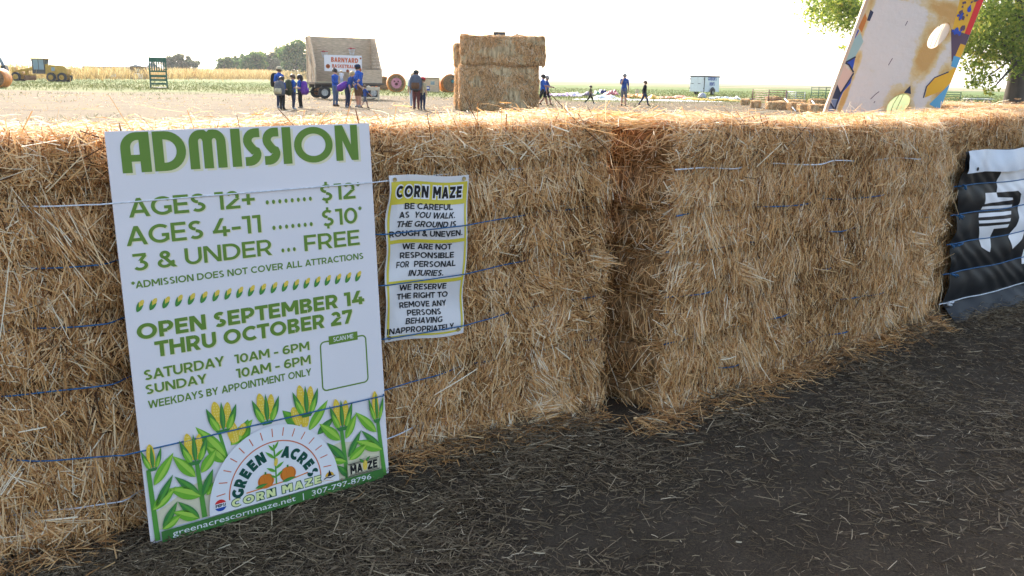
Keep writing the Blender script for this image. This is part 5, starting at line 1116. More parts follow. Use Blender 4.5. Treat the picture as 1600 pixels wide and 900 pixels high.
m = MB().tube([(2.6, -.4, 2.0), (2.5, -.4, 3.05), (2.42, -.4, 3.5)], .035, 6); m.tube([(6.5, .3, 2.3), (6.5, .3, 3.1), (6.6, .3, 3.3)], .06, 8); m.build('exhaust_and_cylinders', DARKM, gr)
m = MB().box((3.0, -1.15, 2.55), (3.06, -.95, 2.95)); m.bar((3.1, -.8, 3.0), (3.03, -1.05, 2.9), .04); m.build('mirror', DARKM, gr)
m = MB().box((8.1, -.5, 1.0), (8.5, .5, 1.2)); m.bar((8.3, 0, 1.2), (8.6, 0, 1.7), .12); m.build('ripper', CATY, gr)
# backhoe arm at the frame edge
bp = at(2, 131.5); bk = empty('backhoe', (bp[0] - 2.0, bp[1], 0), rad(5), 'grey blue backhoe with raised digging arm at the far left edge', 'backhoe'); BLG = mat('blue_grey_paint', (.16, .22, .27), .5, .15, 3)
m = MB(); m.box((-3.2, -.8, .8), (-.6, .8, 1.8)); m.box((-4.2, -.6, .9), (-3.2, .6, 1.5)); m.build('body', BLG, bk, bevel=.05); m = MB(); m.box((-1.9, -.7, 1.8), (-.6, .7, 2.9)); m.build('cab', GLASS, bk); MB().box((-2.0, -.75, 2.9), (-.5, .75, 3.0)).build('cab_roof', BLG, bk)
for x, r in ((-3.6, .5), (-1.2, .75)):
    for y in (-.85, .85): wheel(bk, Matrix.Translation((x, y, r)) @ RX, r, .4, BLG)
MB().bar((-.5, 0, 1.0), (1.55, 0, 3.9), .26, .34).build('boom', BLG, bk, bevel=.03); MB().bar((1.45, 0, 4.0), (2.35, 0, 1.9), .22, .28).build('stick', BLG, bk, bevel=.03); m = MB(); m.prism([(2.2, 1.9), (2.6, 1.95), (2.75, 1.4), (2.35, 1.3), (2.15, 1.5)], -.3, .3, 1); m.build('bucket', DARKM, bk)

# ---------------------------------------------------------------- maize, sheds, boards
gm = np.random.RandomState(77)
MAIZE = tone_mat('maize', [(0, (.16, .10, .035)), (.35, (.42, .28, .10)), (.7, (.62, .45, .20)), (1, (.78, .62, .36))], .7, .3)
E0, E1 = at(-40, 121.6), at(480, 122.9)
def maize(N):
    t = gm.rand(N) ** .8; d = gm.gamma(1.1, 7.0, N); ux = (E1 - E0)[:2]; L_ = np.linalg.norm(ux); ux = ux / L_; nx_ = np.array([-ux[1], ux[0]])
    if nx_[1] < 0: nx_ = -nx_
    s_ = gm.rand(N) * (L_ + 120) - 50; P_ = E0[:2][None] + s_[:, None] * ux + d[:, None] * nx_
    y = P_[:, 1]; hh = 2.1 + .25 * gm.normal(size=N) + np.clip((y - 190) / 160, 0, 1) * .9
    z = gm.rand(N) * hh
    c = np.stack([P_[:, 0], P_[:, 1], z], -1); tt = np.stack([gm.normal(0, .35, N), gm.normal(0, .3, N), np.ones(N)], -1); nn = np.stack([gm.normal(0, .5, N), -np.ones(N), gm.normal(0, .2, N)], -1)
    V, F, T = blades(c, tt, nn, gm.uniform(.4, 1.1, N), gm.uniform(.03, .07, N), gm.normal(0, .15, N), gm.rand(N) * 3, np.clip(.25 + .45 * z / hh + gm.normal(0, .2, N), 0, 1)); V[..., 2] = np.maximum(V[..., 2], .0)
    return V.reshape(-1, 3), F, T
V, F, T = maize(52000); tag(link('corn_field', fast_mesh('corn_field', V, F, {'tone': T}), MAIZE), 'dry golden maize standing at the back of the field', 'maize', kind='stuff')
def building(name, label, x0, x1, ybase, dist, hpx, ridge_px, wallm, roofm):
    p = at(x0, ybase); d = ray((x0 + x1) / 2, ybase); s_ = dist / p[1]
    a = ray(x0, 110); b = ray(x1, 110); xa = a[0] / a[1] * dist; xb = b[0] / b[1] * dist; kk = FPX / dist; hw = hpx / kk; hr = ridge_px / kk; e = empty(name, (xa, dist, 0), 0, label, 'building'); L_ = xb - xa; D_ = 12
    m = MB().box((0, 0, 0), (L_, D_, hw)); m.prism([(0, hw), (D_, hw), (D_ / 2, hw + hr)], 0.05, L_ - .05, 0); m.build('wall', wallm, e)
    m = MB(); 
    for y0, y1 in ((-.6, D_ / 2), (D_ + .6, D_ / 2)): m.add([(-.5, y0, hw - .15), (L_ + .5, y0, hw - .15), (L_ + .5, y1, hw + hr + .12), (-.5, y1, hw + hr + .12), (-.5, y0, hw - .32), (L_ + .5, y0, hw - .32), (L_ + .5, y1, hw + hr - .05), (-.5, y1, hw + hr - .05)], [(0, 1, 2, 3), (7, 6, 5, 4), (0, 4, 5, 1), (1, 5, 6, 2), (2, 6, 7, 3), (3, 7, 4, 0)])
    m.build('roof', roofm, e); m = MB()
    for i in range(5): x = L_ * (i + .5) / 5; m.box((x - .8, -.03, hw * .45), (x + .8, -.002, hw * .8))
    m.build('window_band', GLASS, e); return e
building('farm_shed', 'long low grey farm shed behind the maize', 129, 212, 120, 330, 15.5, 7.5, mat('slate_wall', (.15, .18, .23), .7, .1, .5), mat('pale_roof', (.42, .45, .49), .5, .05, 1))
building('farm_shed', 'short gabled grey shed at the right end of the long one', 208, 226, 120, 320, 14, 9.5, mat('slate_wall', (.15, .18, .23)), mat('blue_roof', (.20, .24, .30), .6, .1, .5))
building('farm_house', 'small pale roofed farmhouse in front of the dark trees', 404, 422, 121, 420, 6.5, 5, mat('pale_wall', (.55, .50, .46), .8), mat('pinkish_roof', (.50, .40, .36), .8))
hp_ = at(218, 123.6); k = pxm(hp_); bw, bh = 20 / k, 19 / k; ht = empty('straw_hut', (hp_[0] - bw / 2, hp_[1] - 1.5, 0), 0, 'small straw brown hut with a white notice at the edge of the maize', 'hut')
HUT = mat('hut_thatch', (.20, .12, .055), .9, .3, 3, .5, 12); m = MB().box((0, 0, 0), (bw, 2.2, bh)); m.build('wall', HUT, ht); m = MB(); m.prism([(-.2, bh), (bw + .2, bh), (bw / 2, bh + 3.2 / k)], -.2, 2.4, 1); m.build('roof', ROOFG, ht); MB().box((bw * .45, -.04, bh * .55), (bw * .85, -.005, bh * .82)).build('window', GLASS, ht); MB().box((bw * .34, -.30, .15), (bw * 1.0, -.22, bh * .47)).build('notice', WHITEP, ht)
for lb, x in (('white notice board on short legs before the maize, left of the straw hut', 180, ), ('white notice board on short legs before the maize, right of the green chair', 264)):
    p = at(x, 123.4); k = pxm(p); e = empty('notice_board', (p[0], p[1] - 1, 0), 0, lb, 'sign', 'white notice boards at the maize'); MB().box((-4.2 / k, 0, .25), (4.2 / k, .06, 8 / k)).build('board', WHITEP, e)
    for s_ in (-1, 1): MB().box((s_ * 3.6 / k - .05, .062, 0), (s_ * 3.6 / k + .05, .14, 8.6 / k)).build('leg', WOODD, e)
p = at(306.5, 123.3); k = pxm(p); sc = empty('scarecrow', (p[0], p[1] - 1.5, 0), 0, 'orange and grey scarecrow standing at the maize, left of the dark trees', 'scarecrow')
MB().tube([(0, 0, 0), (0, 0, 16 / k)], .08, 6).build('post', WOODD, sc); MB().lathe([(.3, 4 / k), (.42, 6 / k), (.45, 9 / k), (.2, 11.5 / k)], 10).build('shirt', cloth_mat('orange', (.55, .20, .05)), sc); MB().lathe([(.05, 11.6 / k), (.33, 13 / k), (.3, 15 / k), (.05, 16.3 / k)], 10).build('head', cloth_mat('sack', (.45, .36, .2)), sc); m = MB(); m.bar((-.9, 0, 10.2 / k), (.9, 0, 9.6 / k), .2); m.build('sleeves', cloth_mat('orange', (.55, .2, .05)), sc)
for x, lb in ((33.5, 'thin grey lamp post with curved arm, left of the other, behind the grader'), (40.5, 'thin grey lamp post with curved arm, right of the other, behind the grader')):
    d = ray(x, 110); Yp = 230.0; X_ = d[0] / d[1] * Yp; sg = 1 if x < 35 else -1; e = empty('lamp_post', (X_, Yp, 0), 0, lb, 'lamp post', 'lamp posts behind the grader'); MB().tube([(0, 0, 0), (0, 0, 3.2), (-sg * .3, 0, 4.0), (-sg * 1.4, 0, 4.3)], .06, 6).build('pole', STEEL, e); MB().box((-sg * 1.4 - .35, -.12, 4.25), (-sg * 1.4 + .35, .12, 4.36)).build('lamp_head', STEEL, e)

# ---------------------------------------------------------------- trees
def tree(name, label, base, height, blobs, tones, nleaf, leaf, trunk_r, seed, group=None, trunk_h=.35, category='tree', limbs=None, bark=(.09, .07, .055), trans=.5):
    "blobs: (x, y, z, rx, ry, rz) leaf masses in metres from the foot"
    g = np.random.RandomState(seed); e = empty(name, (*base, 0), 0, label, category, group)
    m = MB(); top = height * trunk_h; m.tube([(0, 0, -.1), (trunk_r * .05, 0, top * .12), (trunk_r * .15, 0, top * .5), (trunk_r * .1, 0, top), (0, 0, top + height * .15)], [trunk_r * 1.35, trunk_r * 1.02, trunk_r * .92, trunk_r * .85, trunk_r * .45], 14)
    for i, (x, y, z, rx, ry, rz) in enumerate(blobs):
        if i % max(1, len(blobs) // 24) == 0:
            s0 = Vector((0, 0, top * (.75 + .3 * g.rand()))); s1 = Vector((x, y, z)); md = (s0 + s1) / 2 + Vector((g.normal(0, .4), g.normal(0, .4), height * .04)); r_ = trunk_r * (.30 if len(blobs) > 8 else .2); m.tube([s0, md, s1], [r_, r_ * .55, r_ * .12], 7)
    m.build('trunk', mat('bark_' + name, bark, .95, .35, 2.5, 1.0, 9, streak=(1, 1, .25)), e, smooth=True)
    B = np.array(blobs); vol = (B[:, 3] * B[:, 4] * B[:, 5]) ** .75; pick = g.choice(len(B), nleaf, p=vol / vol.sum()); u = g.normal(size=(nleaf, 3)); u /= np.linalg.norm(u, axis=1)[:, None]; rr_ = g.rand(nleaf) ** .42 * (1 + .15 * g.normal(size=nleaf))
    P_ = B[pick, :3] + u * rr_[:, None] * B[pick, 3:]
    gaps = wob(P_, 5.0 / (B[:, 3].mean() + .5), 2); kp = gaps > -.55; P_ = P_[kp]; u = u[kp]; pick = pick[kp]; n = len(P_)
    t = g.normal(size=(n, 3)); t /= np.linalg.norm(t, axis=1)[:, None]; nn = u * .5 + g.normal(size=(n, 3)) * .7; nn /= np.linalg.norm(nn, axis=1)[:, None]; a = np.cross(nn, t); a /= np.linalg.norm(a, axis=1)[:, None] + 1e-9; t = np.cross(a, nn); sz = leaf * g.uniform(.6, 1.35, n)[:, None]
    V = np.stack([P_ - t * sz, P_ + a * sz * .55, P_ + t * sz, P_ - a * sz * .55], 1).reshape(-1, 3); F = np.arange(n * 4).reshape(n, 4)
    tone = np.clip(.45 + .22 * g.normal(size=n) + (g.rand(len(B))[pick] - .5) * .35, 0, 1)
    me = fast_mesh('crown', V, F, {'tone': np.repeat(tone, 4)}); link('crown', me, tone_mat(tones[0], tones[1], .6, trans), e); return e
LEAFY = ('cottonwood_leaf', [(0, (.08, .14, .022)), (.4, (.23, .32, .045)), (.75, (.42, .46, .075)), (1, (.60, .48, .09))]); LEAFD = ('far_leaf', [(0, (.035, .09, .03)), (.5, (.085, .185, .05)), (.85, (.20, .29, .06)), (1, (.36, .34, .08))]); LEAFG = ('willow_leaf', [(0, (.06, .08, .045)), (.5, (.13, .155, .09)), (1, (.24, .25, .16))])
g = np.random.RandomState(12)
tb_ = at(1581, 171.5); k = pxm(tb_)
bl = []
for i in range(64):
    a = g.rand() * 6.283; r = 12.5 * math.sqrt(g.rand()); z = 4.6 + g.rand() * 14; z = z + max(0, (r - 6)) * -.05; s_ = g.uniform(1.2, 2.4)
    bl.append((r * math.cos(a), r * math.sin(a) * .9, z, s_ * 1.15, s_ * 1.1, s_ * .8))
for x, y, s_ in ((1515, 70, 1.1), (1528, 100, 1.1), (1540, 122, .9), (1520, 128, .6), (1552, 90, 1.3), (1536, 60, 1.2), (1512, 40, 1.2), (1560, 130, .7), (1548, 142, .45), (1590, 80, 1.5), (1575, 60, 1.5), (1598, 50, 1.5), (1595, 105, 1.0), (1330, 20, 1.1), (1340, 45, .8), (1318, 10, 1.0), (1300, 3, .8), (1335, 75, .4), (1322, 38, .5), (1318, 74, .35), (1350, 60, .5), (1550, 20, 1.5), (1580, 20, 1.6)):
    d = ray(x, y); Y_ = tb_[1] + g.uniform(-5, 1) * (1 if x > 1400 else .7); X_ = d[0] / d[1] * Y_; Z_ = CAM_H + d[2] / d[1] * Y_; bl.append((X_ - tb_[0], Y_ - tb_[1], Z_, s_, s_, s_ * .8))
big = tree('cottonwood_tree', 'large spreading tree with thick trunk and yellow green leaves behind the painted panel', tb_[:2], 19, bl, LEAFY, 92000, .125, 15.0 / k, 5, trunk_h=.22, bark=(.075, .06, .048))
m = MB(); R_ = 19 / k; m.lathe([(R_, 0), (R_ * 1.02, .25), (R_ * .98, .30), (R_ * .86, .30), (R_ * .86, 0)], 22); ring = m.build('timber_surround', WOODD, None); ring.location = (tb_[0], tb_[1], 0); tag(ring, 'dark round timber surround at the foot of the large tree', 'planter'); m = MB(); m.lathe([(R_ * 1.03, .31), (R_ * 1.03, .36), (R_ * .85, .36), (R_ * .85, .31)], 22); m.build('cap_rail', WHITEP, ring)
def mass(n, w_, h, seed, d=6):
    g = np.random.RandomState(seed); out = []
    for i in range(n): t = g.uniform(-1, 1); z = h * (.12 + .78 * g.rand() * math.sqrt(max(0, 1 - t * t * .75))); s_ = h * g.uniform(.06, .17); out.append((t * w_ * .82, g.normal(0, d * .3), z, s_ * 1.25, s_ * 1.2, s_))
    return out
for i, (x, wpx, ytop, lbl, tn, n) in enumerate(((284, 56, 85, 'grey green willow clump with thin upright branches behind the green chair', LEAFG, 7000), (352, 34, 90, 'low rounded dark tree at the left end of the far grove', LEAFD, 6000), (374, 40, 84, 'dark green tree with yellowish side in the far grove', LEAFD, 7000), (399, 42, 80, 'broad dark tree in the middle of the far grove', LEAFD, 7000), (421, 30, 81, 'yellowing tree before the tallest one in the far grove', LEAFG, 5000), (438, 26, 72, 'thin tree with bare branches beside the tallest far tree', LEAFD, 3500), (462, 46, 66, 'tallest dense dark green tree of the far grove, next to the wagon', LEAFD, 11000))):
    Y_ = 380.0 + 12 * (i % 3); d = ray(x, 110); X_ = d[0] / d[1] * Y_; kk = FPX / Y_; hz = 124 - .0175 * 0 + (110 - 124) + .0175 * x; hh = CAM_H + (hz - ytop) / kk; tree('grove_tree', lbl, (X_, Y_), hh, mass(44, wpx / 2 / kk, hh, 50 + i), tn, n, .55, .5, 60 + i, 'trees of the far grove', trunk_h=.3)

# ---------------------------------------------------------------- trailer
p = at(1099.5, 149.0); k = pxm(p); tr = empty('cargo_trailer', (p[0], p[1], 0), rad(49), 'white enclosed cargo trailer with blue lettering and rear double doors', 'trailer'); TL, TW, TH, Z0 = 3.55, 1.9, 29.5 / k - .38, .38
m = MB().box((0, 0, Z0), (TL, TW, Z0 + TH)); body = m.build('body', WHITEP, tr, bevel=.02)
MB().box((-.012, -.012, Z0 + TH - .12), (TL + .02, TW + .02, Z0 + TH + .03)).build('roof_trim', DARKM, tr); MB().box((-.02, -.02, Z0), (.05, .05, Z0 + TH - .121)).build('corner_post', DARKM, tr)
for y0, y1 in ((.09, .94), (.96, 1.82)):
    dr = MB().box((-.035, y0, Z0 + .08), (-.004, y1, Z0 + TH - .14)).build('door', WHITEP, tr); MB().box((-.06, (y0 + y1) / 2 - .02, Z0 + .9), (-.036, (y0 + y1) / 2 + .3, Z0 + .96)).build('handle', DARKM, dr)
for z in (.35, TH - .4):
    for y in (.04, TW - .02): MB().box((-.05, y - .05, Z0 + z), (-.02, y + .06, Z0 + z + .12)).build('hinge', DARKM, tr)
P = Print(.004); P.stext("GORDON'S", (.75, 1.30, 2.75, 1.72), 'blue', 1, .26); P.stext('RENTS', (1.2, .72, 2.4, 1.10), 'blue', 1, .26); o = P.build('lettering', tr); o.location = (0, -.006, Z0); o.rotation_euler = (rad(90), 0, 0)
wheel(tr, Matrix.Translation((1.75, -.12, .36)) @ RX, .36, .22, RIMW); wheel(tr, Matrix.Translation((1.75, TW + .12, .36)) @ RX, .36, .22, RIMW)
m = MB(); m.tube([(1.75 + .5 * math.cos(t), -.13, .36 + .5 * math.sin(t)) for t in np.linspace(.1, math.pi - .1, 9)], .09, 4); m.build('mudguard', DARKM, tr)
m = MB(); m.bar((TL, .2, Z0 + .05), (TL + 1.1, TW / 2, Z0 + .05), .09); m.bar((TL, TW - .2, Z0 + .05), (TL + 1.1, TW / 2, Z0 + .05), .09); m.build('tongue', DARKM, tr)

# ---------------------------------------------------------------- deflated inflatables
def heapcloth(label, x, y, wpx, hpx, dep, col, seed, name='deflated_inflatable', cat='inflatable', group='deflated inflatables on the grass'):
    p = at(x, y); k = pxm(p); w_, h_ = wpx / k, hpx / k; n, m_ = 34, 16; gx, gy = np.meshgrid(np.linspace(-1, 1, n), np.linspace(-1, 1, m_)); 
    P3 = np.stack([gx * w_ * 2, gy * dep * 2, gx * 0 + seed * 3.1], -1); env = np.clip(1 - np.abs(gx) ** 3, 0, 1) * np.clip(1 - np.abs(gy) ** 3, 0, 1)
    f = .55 + .35 * wob(P3, 1.3, seed % 4) + .2 * wob(P3, 3.7, (seed + 1) % 4); Z_ = env * np.clip(f, .08, 1.2) * h_ + .02 * env
    edge = 1 + .10 * wob(P3, 2.0, (seed + 2) % 4); V = np.stack([p[0] + gx * w_ / 2 * edge, p[1] + dep + gy * dep * edge, Z_], -1).reshape(-1, 3)
    Vb = V.copy(); Vb[:, 2] = .004; i = np.arange(n * m_).reshape(m_, n); F = np.stack([i[:-1, :-1], i[:-1, 1:], i[1:, 1:], i[1:, :-1]], -1).reshape(-1, 4); F2 = F[:, ::-1] + n * m_
    me = fast_mesh(name, np.concatenate([V, Vb]), np.concatenate([F, F2])); me.shade_smooth(); tag(link(name, me, mat('vinyl_' + label.split()[0], col, .45, .12, 1.5, .25, 3, spec=.4)), label, cat, group)
for q in (('white sheet of a flattened inflatable under the person in grey shorts', 1010, 157.5, 230, 2.5, 1.2, (.74, .74, .76), 1), ('lilac heap of deflated vinyl at the left end, beside the bale stack', 875, 150.5, 46, 7, 1.2, (.42, .26, .50), 2), ('pale lavender heap of deflated vinyl left of the khaki child', 898, 150.5, 26, 7, 1.2, (.60, .52, .70), 3), ('violet dark heap of deflated vinyl behind the khaki child', 917, 150, 30, 7, 1.0, (.06, .03, .12), 4),
          ('green lump of deflated vinyl right of the khaki child', 934, 148, 11, 9, .9, (.01, .20, .09), 5), ('navy lump of deflated vinyl beside the green one', 943, 147, 14, 14, 1.0, (.025, .025, .11), 6), ('crimson heap of deflated vinyl left of the person in grey shorts', 957, 149, 24, 12, 1.2, (.36, .025, .05), 7), ('snowy billow of deflated vinyl in front of the crimson heap', 948, 154, 44, 7, 1.0, (.72, .72, .74), 8),
          ('orange heap of deflated vinyl behind the child in black', 992, 153, 42, 9, 1.2, (.75, .30, .02), 9), ('amber heap of deflated vinyl right of the child in black', 1024, 155, 22, 8, 1.0, (.80, .40, .02), 10), ('coral strip of deflated vinyl in front of the trailer', 1060, 154, 62, 6, 1.4, (.70, .20, .10), 11), ('yellow long roll of deflated vinyl lying in front of the trailer', 1105, 157.2, 118, 4.5, .7, (.80, .45, .02), 12),
          ('bluish crumpled vinyl right of the grey dome', 1128, 154.5, 36, 4.5, 1.0, (.30, .36, .42), 13), ('chalky crumpled vinyl near the right end of the yellow roll', 1150, 155, 18, 7, .8, (.66, .66, .68), 14), ('black flat tail of vinyl at the right end of the yellow roll', 1174, 157, 24, 4, .7, (.02, .02, .025), 15)): heapcloth(*q)
p = at(1097, 153.8); k = pxm(p); m = MB(); m.lathe([(6.6 / k, 0), (6.8 / k, 2 / k), (5.6 / k, 5.5 / k), (3.4 / k, 8 / k), (.05, 9 / k)], 18); o = m.build('vinyl_dome', mat('grey_dome', (.40, .41, .46), .5, .1, 2), None, smooth=True); o.location = (p[0], p[1], 0); tag(o, 'small grey half dome in front of the trailer doors', 'inflatable')
p = at(995, 151); k = pxm(p); e = empty('wooden_board', (p[0], p[1], 0), rad(10), 'tan upright wooden board among the inflatables', 'board'); MB().prism([(-3 / k, 0), (2.5 / k, 0), (3.5 / k, 11 / k), (-2 / k, 11 / k)], 0, .06, 1).build('panel', WOODL, e); MB().bar((0, .07, .4), (0, .6, 0), .05).build('prop', WOODL, e)

# ---------------------------------------------------------------- livestock panels
def gate(label, x0, y0, x1, y1, hpx, bars, m, posts=3):
    a, b = at(x0, y0), at(x1, y1); k = pxm((a + b) / 2); h = hpx / k; e = empty('gate_panel', (a[0], a[1], 0), math.atan2(b[1] - a[1], b[0] - a[0]), label, 'gate', 'livestock gate panels'); L_ = float(np.linalg.norm((b - a)[:2]))
    for i in range(bars): z = .14 + (h - .18) * i / (bars - 1); MB().tube([(0, 0, z), (L_, 0, z)], .024, 6).build('rail', m, e, smooth=True)
    for i in range(posts): x = L_ * i / (posts - 1); MB().tube([(x, -.05, 0), (x, -.05, h)], .034, 6).build('post', m, e, smooth=True)
gate('maroon livestock gate panel behind the small bales, left one', 1176, 160, 1228, 163, 21, 6, GATER, 3); gate('grey livestock gate panel behind the small bales, middle one', 1229, 163, 1257, 164, 20, 6, STEEL, 3); gate('tall green gate panel behind the small bales beside the painted panel', 1266, 165, 1300, 166, 29, 7, GATEG, 4)
gate('green gate panel right of the painted panel, left one', 1466, 168.5, 1498, 169, 25, 7, GATEG, 2); gate('green gate panel behind the picnic table', 1505, 170, 1546, 171, 19, 5, GATEG, 3)
p = at(1524, 172); k = pxm(p); pt = empty('picnic_table', (p[0], p[1] - .2, 0), rad(6), 'white picnic table with benches in front of the green gate', 'table'); m = MB()
for i in range(4): m.box((-.85, -.36 + .19 * i, .70), (.85, -.19 + .19 * i, .74))
m.build('table_top', WHITEP, pt)
for y in (-.72, .62): MB().box((-.85, y - .13, .40), (.85, y + .13, .44)).build('bench', WHITEP, pt)
for x in (-.6, .6):
    m = MB(); m.bar((x, -.75, 0), (x, -.12, .70), .08); m.bar((x, .75, 0), (x, .12, .70), .08); m.bar((x, -.8, .37), (x, .72, .37), .06); m.build('leg_frame', STEEL, pt)

# ---------------------------------------------------------------- painted panel leaning behind the wall
PY = 7.35
def pp(x, y):
    d = ray(x, y); t = PY / d[1]; return Vector((d[0] * t, CAM_H + d[2] * t))
c0, c1 = pp(1286, 178), pp(1465, 180); e_ = pp(1352, 0) - c0; ax = math.atan2(e_.x, e_.y)
pb = bpy.data.objects.new('painted_panel', None); C.objects.link(pb); tag(pb, 'big leaning white panel with peeling paint, colourful edges and two oval openings', 'panel')
PWd = 1.0; drop = .90
u_ = Vector((math.cos(ax), -math.sin(ax))); v_ = Vector((math.sin(ax), math.cos(ax)))
O2 = c0 - v_ * drop; 
pb.matrix_world = Matrix(((u_.x, v_.x, 0, O2.x), (0, 0, -1, PY), (u_.y, v_.y, 0, O2.y), (0, 0, 0, 1)))    # local x across, y along the slanted edge, z to the viewer
SC = (c1 - c0).length * math.cos(ax); PL = 3.0
def q_(x, y):   # point of the board plane from a point of the view
    w_ = pp(x, y) - O2; det = u_.x * v_.y - u_.y * v_.x; return ((w_.x * v_.y - w_.y * v_.x) / det, (u_.x * w_.y - u_.y * w_.x) / det)
ov1 = [q_(1467 + 16 * math.cos(t) * 1.0 + 9 * math.sin(t), 55.5 - 20 * math.sin(t) - 4 * math.cos(t)) for t in np.linspace(0, 2 * math.pi, 29)[:-1]]; ov2 = [q_(1404 + 17 * math.cos(t) + 8 * math.sin(t), 163 - 17 * math.sin(t) - 1 * math.cos(t)) for t in np.linspace(0, 2 * math.pi, 29)[:-1]]
VB, FB = tri_fill([[(.026, 0), (SC, 0), (SC, PL), (.026, PL)], ov1, ov2])
m = MB(); m.add([(a, b, 0) for a, b in VB], FB); m.add([(a, b, -.028) for a, b in VB], [f[::-1] for f in FB])
for lp in ([(.026, 0), (SC, 0), (SC, PL), (.026, PL)], ov1, ov2):
    n = len(lp); m.add([(a, b, 0) for a, b in lp] + [(a, b, -.028) for a, b in lp], [(i, (i + 1) % n, n + (i + 1) % n, n + i) for i in range(n)])
def peel_mat():
    mm = bpy.data.materials.new('peeling_white'); t, p = nodes(mm); N = t.nodes.new; L = t.links.new; tc = N('ShaderNodeTexCoord')
    n1 = N('ShaderNodeTexNoise'); n1.inputs['Scale'].default_value = 4.2; n1.inputs['Detail'].default_value = 9; n1.inputs['Roughness'].default_value = .62; L(tc.outputs['Object'], n1.inputs['Vector'])
    sp_ = N('ShaderNodeSeparateXYZ'); L(tc.outputs['Object'], sp_.inputs[0])
    def blobm(cx, cy, rx, ry):
        a = N('ShaderNodeVectorMath'); a.operation = 'SUBTRACT'; L(tc.outputs['Object'], a.inputs[0]); a.inputs[1].default_value = (cx, cy, 0); b = N('ShaderNodeVectorMath'); b.operation = 'DIVIDE'; L(a.outputs[0], b.inputs[0]); b.inputs[1].default_value = (rx, ry, 1); l = N('ShaderNodeVectorMath'); l.operation = 'LENGTH'; L(b.outputs[0], l.inputs[0]); r = N('ShaderNodeMapRange'); L(l.outputs[1], r.inputs[0]); r.inputs[1].default_value = .55; r.inputs[2].default_value = 1.15; r.inputs[3].default_value = .26; r.inputs[4].default_value = 0; return r.outputs[0]
    def add(a, b):
        x = N('ShaderNodeMath'); L(a, x.inputs[0]); L(b, x.inputs[1]); return x.outputs[0]
    c = lambda x, y: q_(x, y)
    s_ = n1.outputs[0]
    for (x, y, rx, ry) in ((1462, 58, .17, .26), (1440, 105, .10, .22), (1403, 160, .17, .15), (1500, 18, .18, .14), (1340, 60, .045, .5), (1330, 120, .035, .3), (1478, 120, .07, .24), (1460, 160, .09, .14), (1420, -6, .5, .07), (1316, 160, .03, .15)):
        cx, cy = c(x, y); s_ = add(s_, blobm(cx, cy, rx, ry))
    r = N('ShaderNodeValToRGB'); cr = r.color_ramp; cr.elements[0].position = .50; cr.elements[0].color = (.60, .54, .49, 1); cr.elements[1].position = .90; cr.elements[1].color = (.50, .28, .08, 1)
    for q, cc in ((.64, (.58, .52, .465)), (.70, (.58, .46, .28)), (.80, (.55, .38, .16))): e = cr.elements.new(q); e.color = (*cc, 1)
    L(s_, r.inputs[0])
    n2 = N('ShaderNodeTexNoise'); n2.inputs['Scale'].default_value = 22; n2.inputs['Detail'].default_value = 6; L(tc.outputs['Object'], n2.inputs['Vector']); b = N('ShaderNodeBump'); b.inputs['Strength'].default_value = .25; b.inputs['Distance'].default_value = .02; L(n2.outputs[0], b.inputs['Height']); L(b.outputs[0], p.inputs['Normal'])
    L(r.outputs[0], p.inputs['Base Color']); p.inputs['Roughness'].default_value = .5; return mm
m.build('face_sheet', peel_mat(), pb)
m = MB(); m.box((0, 0, -.030), (.024, PL, .006)); m.build('edge_rail', mat('edge_cream', (.70, .62, .50), .6, .25, 6, col2=(.55, .33, .20), streak=(3, .6, 3)), pb)
SAIL = mat('oval_cover', (.80, .77, .70), .5, .06, 6, trans=.5); SAILG = mat('oval_cover_green', (.42, .52, .30), .5, .10, 6, trans=.32)
for ov, mm in ((ov1, SAIL), (ov2, SAILG)):
    cx = sum(a for a, b in ov) / len(ov); cy = sum(b for a, b in ov) / len(ov); m = MB(); n = len(ov); rings = [(.995, -.012), (.8, -.018), (.4, -.024)]; V = [(cx + (a - cx) * s_, cy + (b - cy) * s_, z) for s_, z in rings for a, b in ov] + [(cx, cy, -.026)]
    F = [(r * n + i, r * n + (i + 1) % n, (r + 1) * n + (i + 1) % n, (r + 1) * n + i) for r in range(2) for i in range(n)] + [(2 * n + i, 2 * n + (i + 1) % n, 3 * n) for i in range(n)]; m.add(V, F); o = m.build('oval_cover', mm, pb, smooth=True)
    m = MB(); dv = Vector((ov[7][0] - ov[21][0], ov[7][1] - ov[21][1])); 
    for off in (-.3, .1): a = Vector((ov[0][0] - cx, ov[0][1] - cy)) * off; m.tube([(cx + a.x - dv.x * .45, cy + a.y - dv.y * .45, -.014), (cx + a.x * 1.3, cy + a.y * 1.3, -.021), (cx + a.x + dv.x * .45, cy + a.y + dv.y * .45, -.014)], .0022, 5)
    m.build('seam', WOODD, o)
P = Print(.0007)
for k_, c_ in dict(sage=(.30, .42, .40), ultram=(.03, .07, .36), salmon=(.62, .42, .33), nightb=(.03, .035, .07), slate=(.16, .20, .30), ochre=(.66, .36, .03), scarlet=(.60, .03, .03), sienna=(.48, .16, .03), plum=(.10, .06, .09), sky=(.10, .32, .50)).items(): ink(k_, c_)
def PZ(*pts): return [q_(1280 + x / 5, y / 5) for x, y in pts]
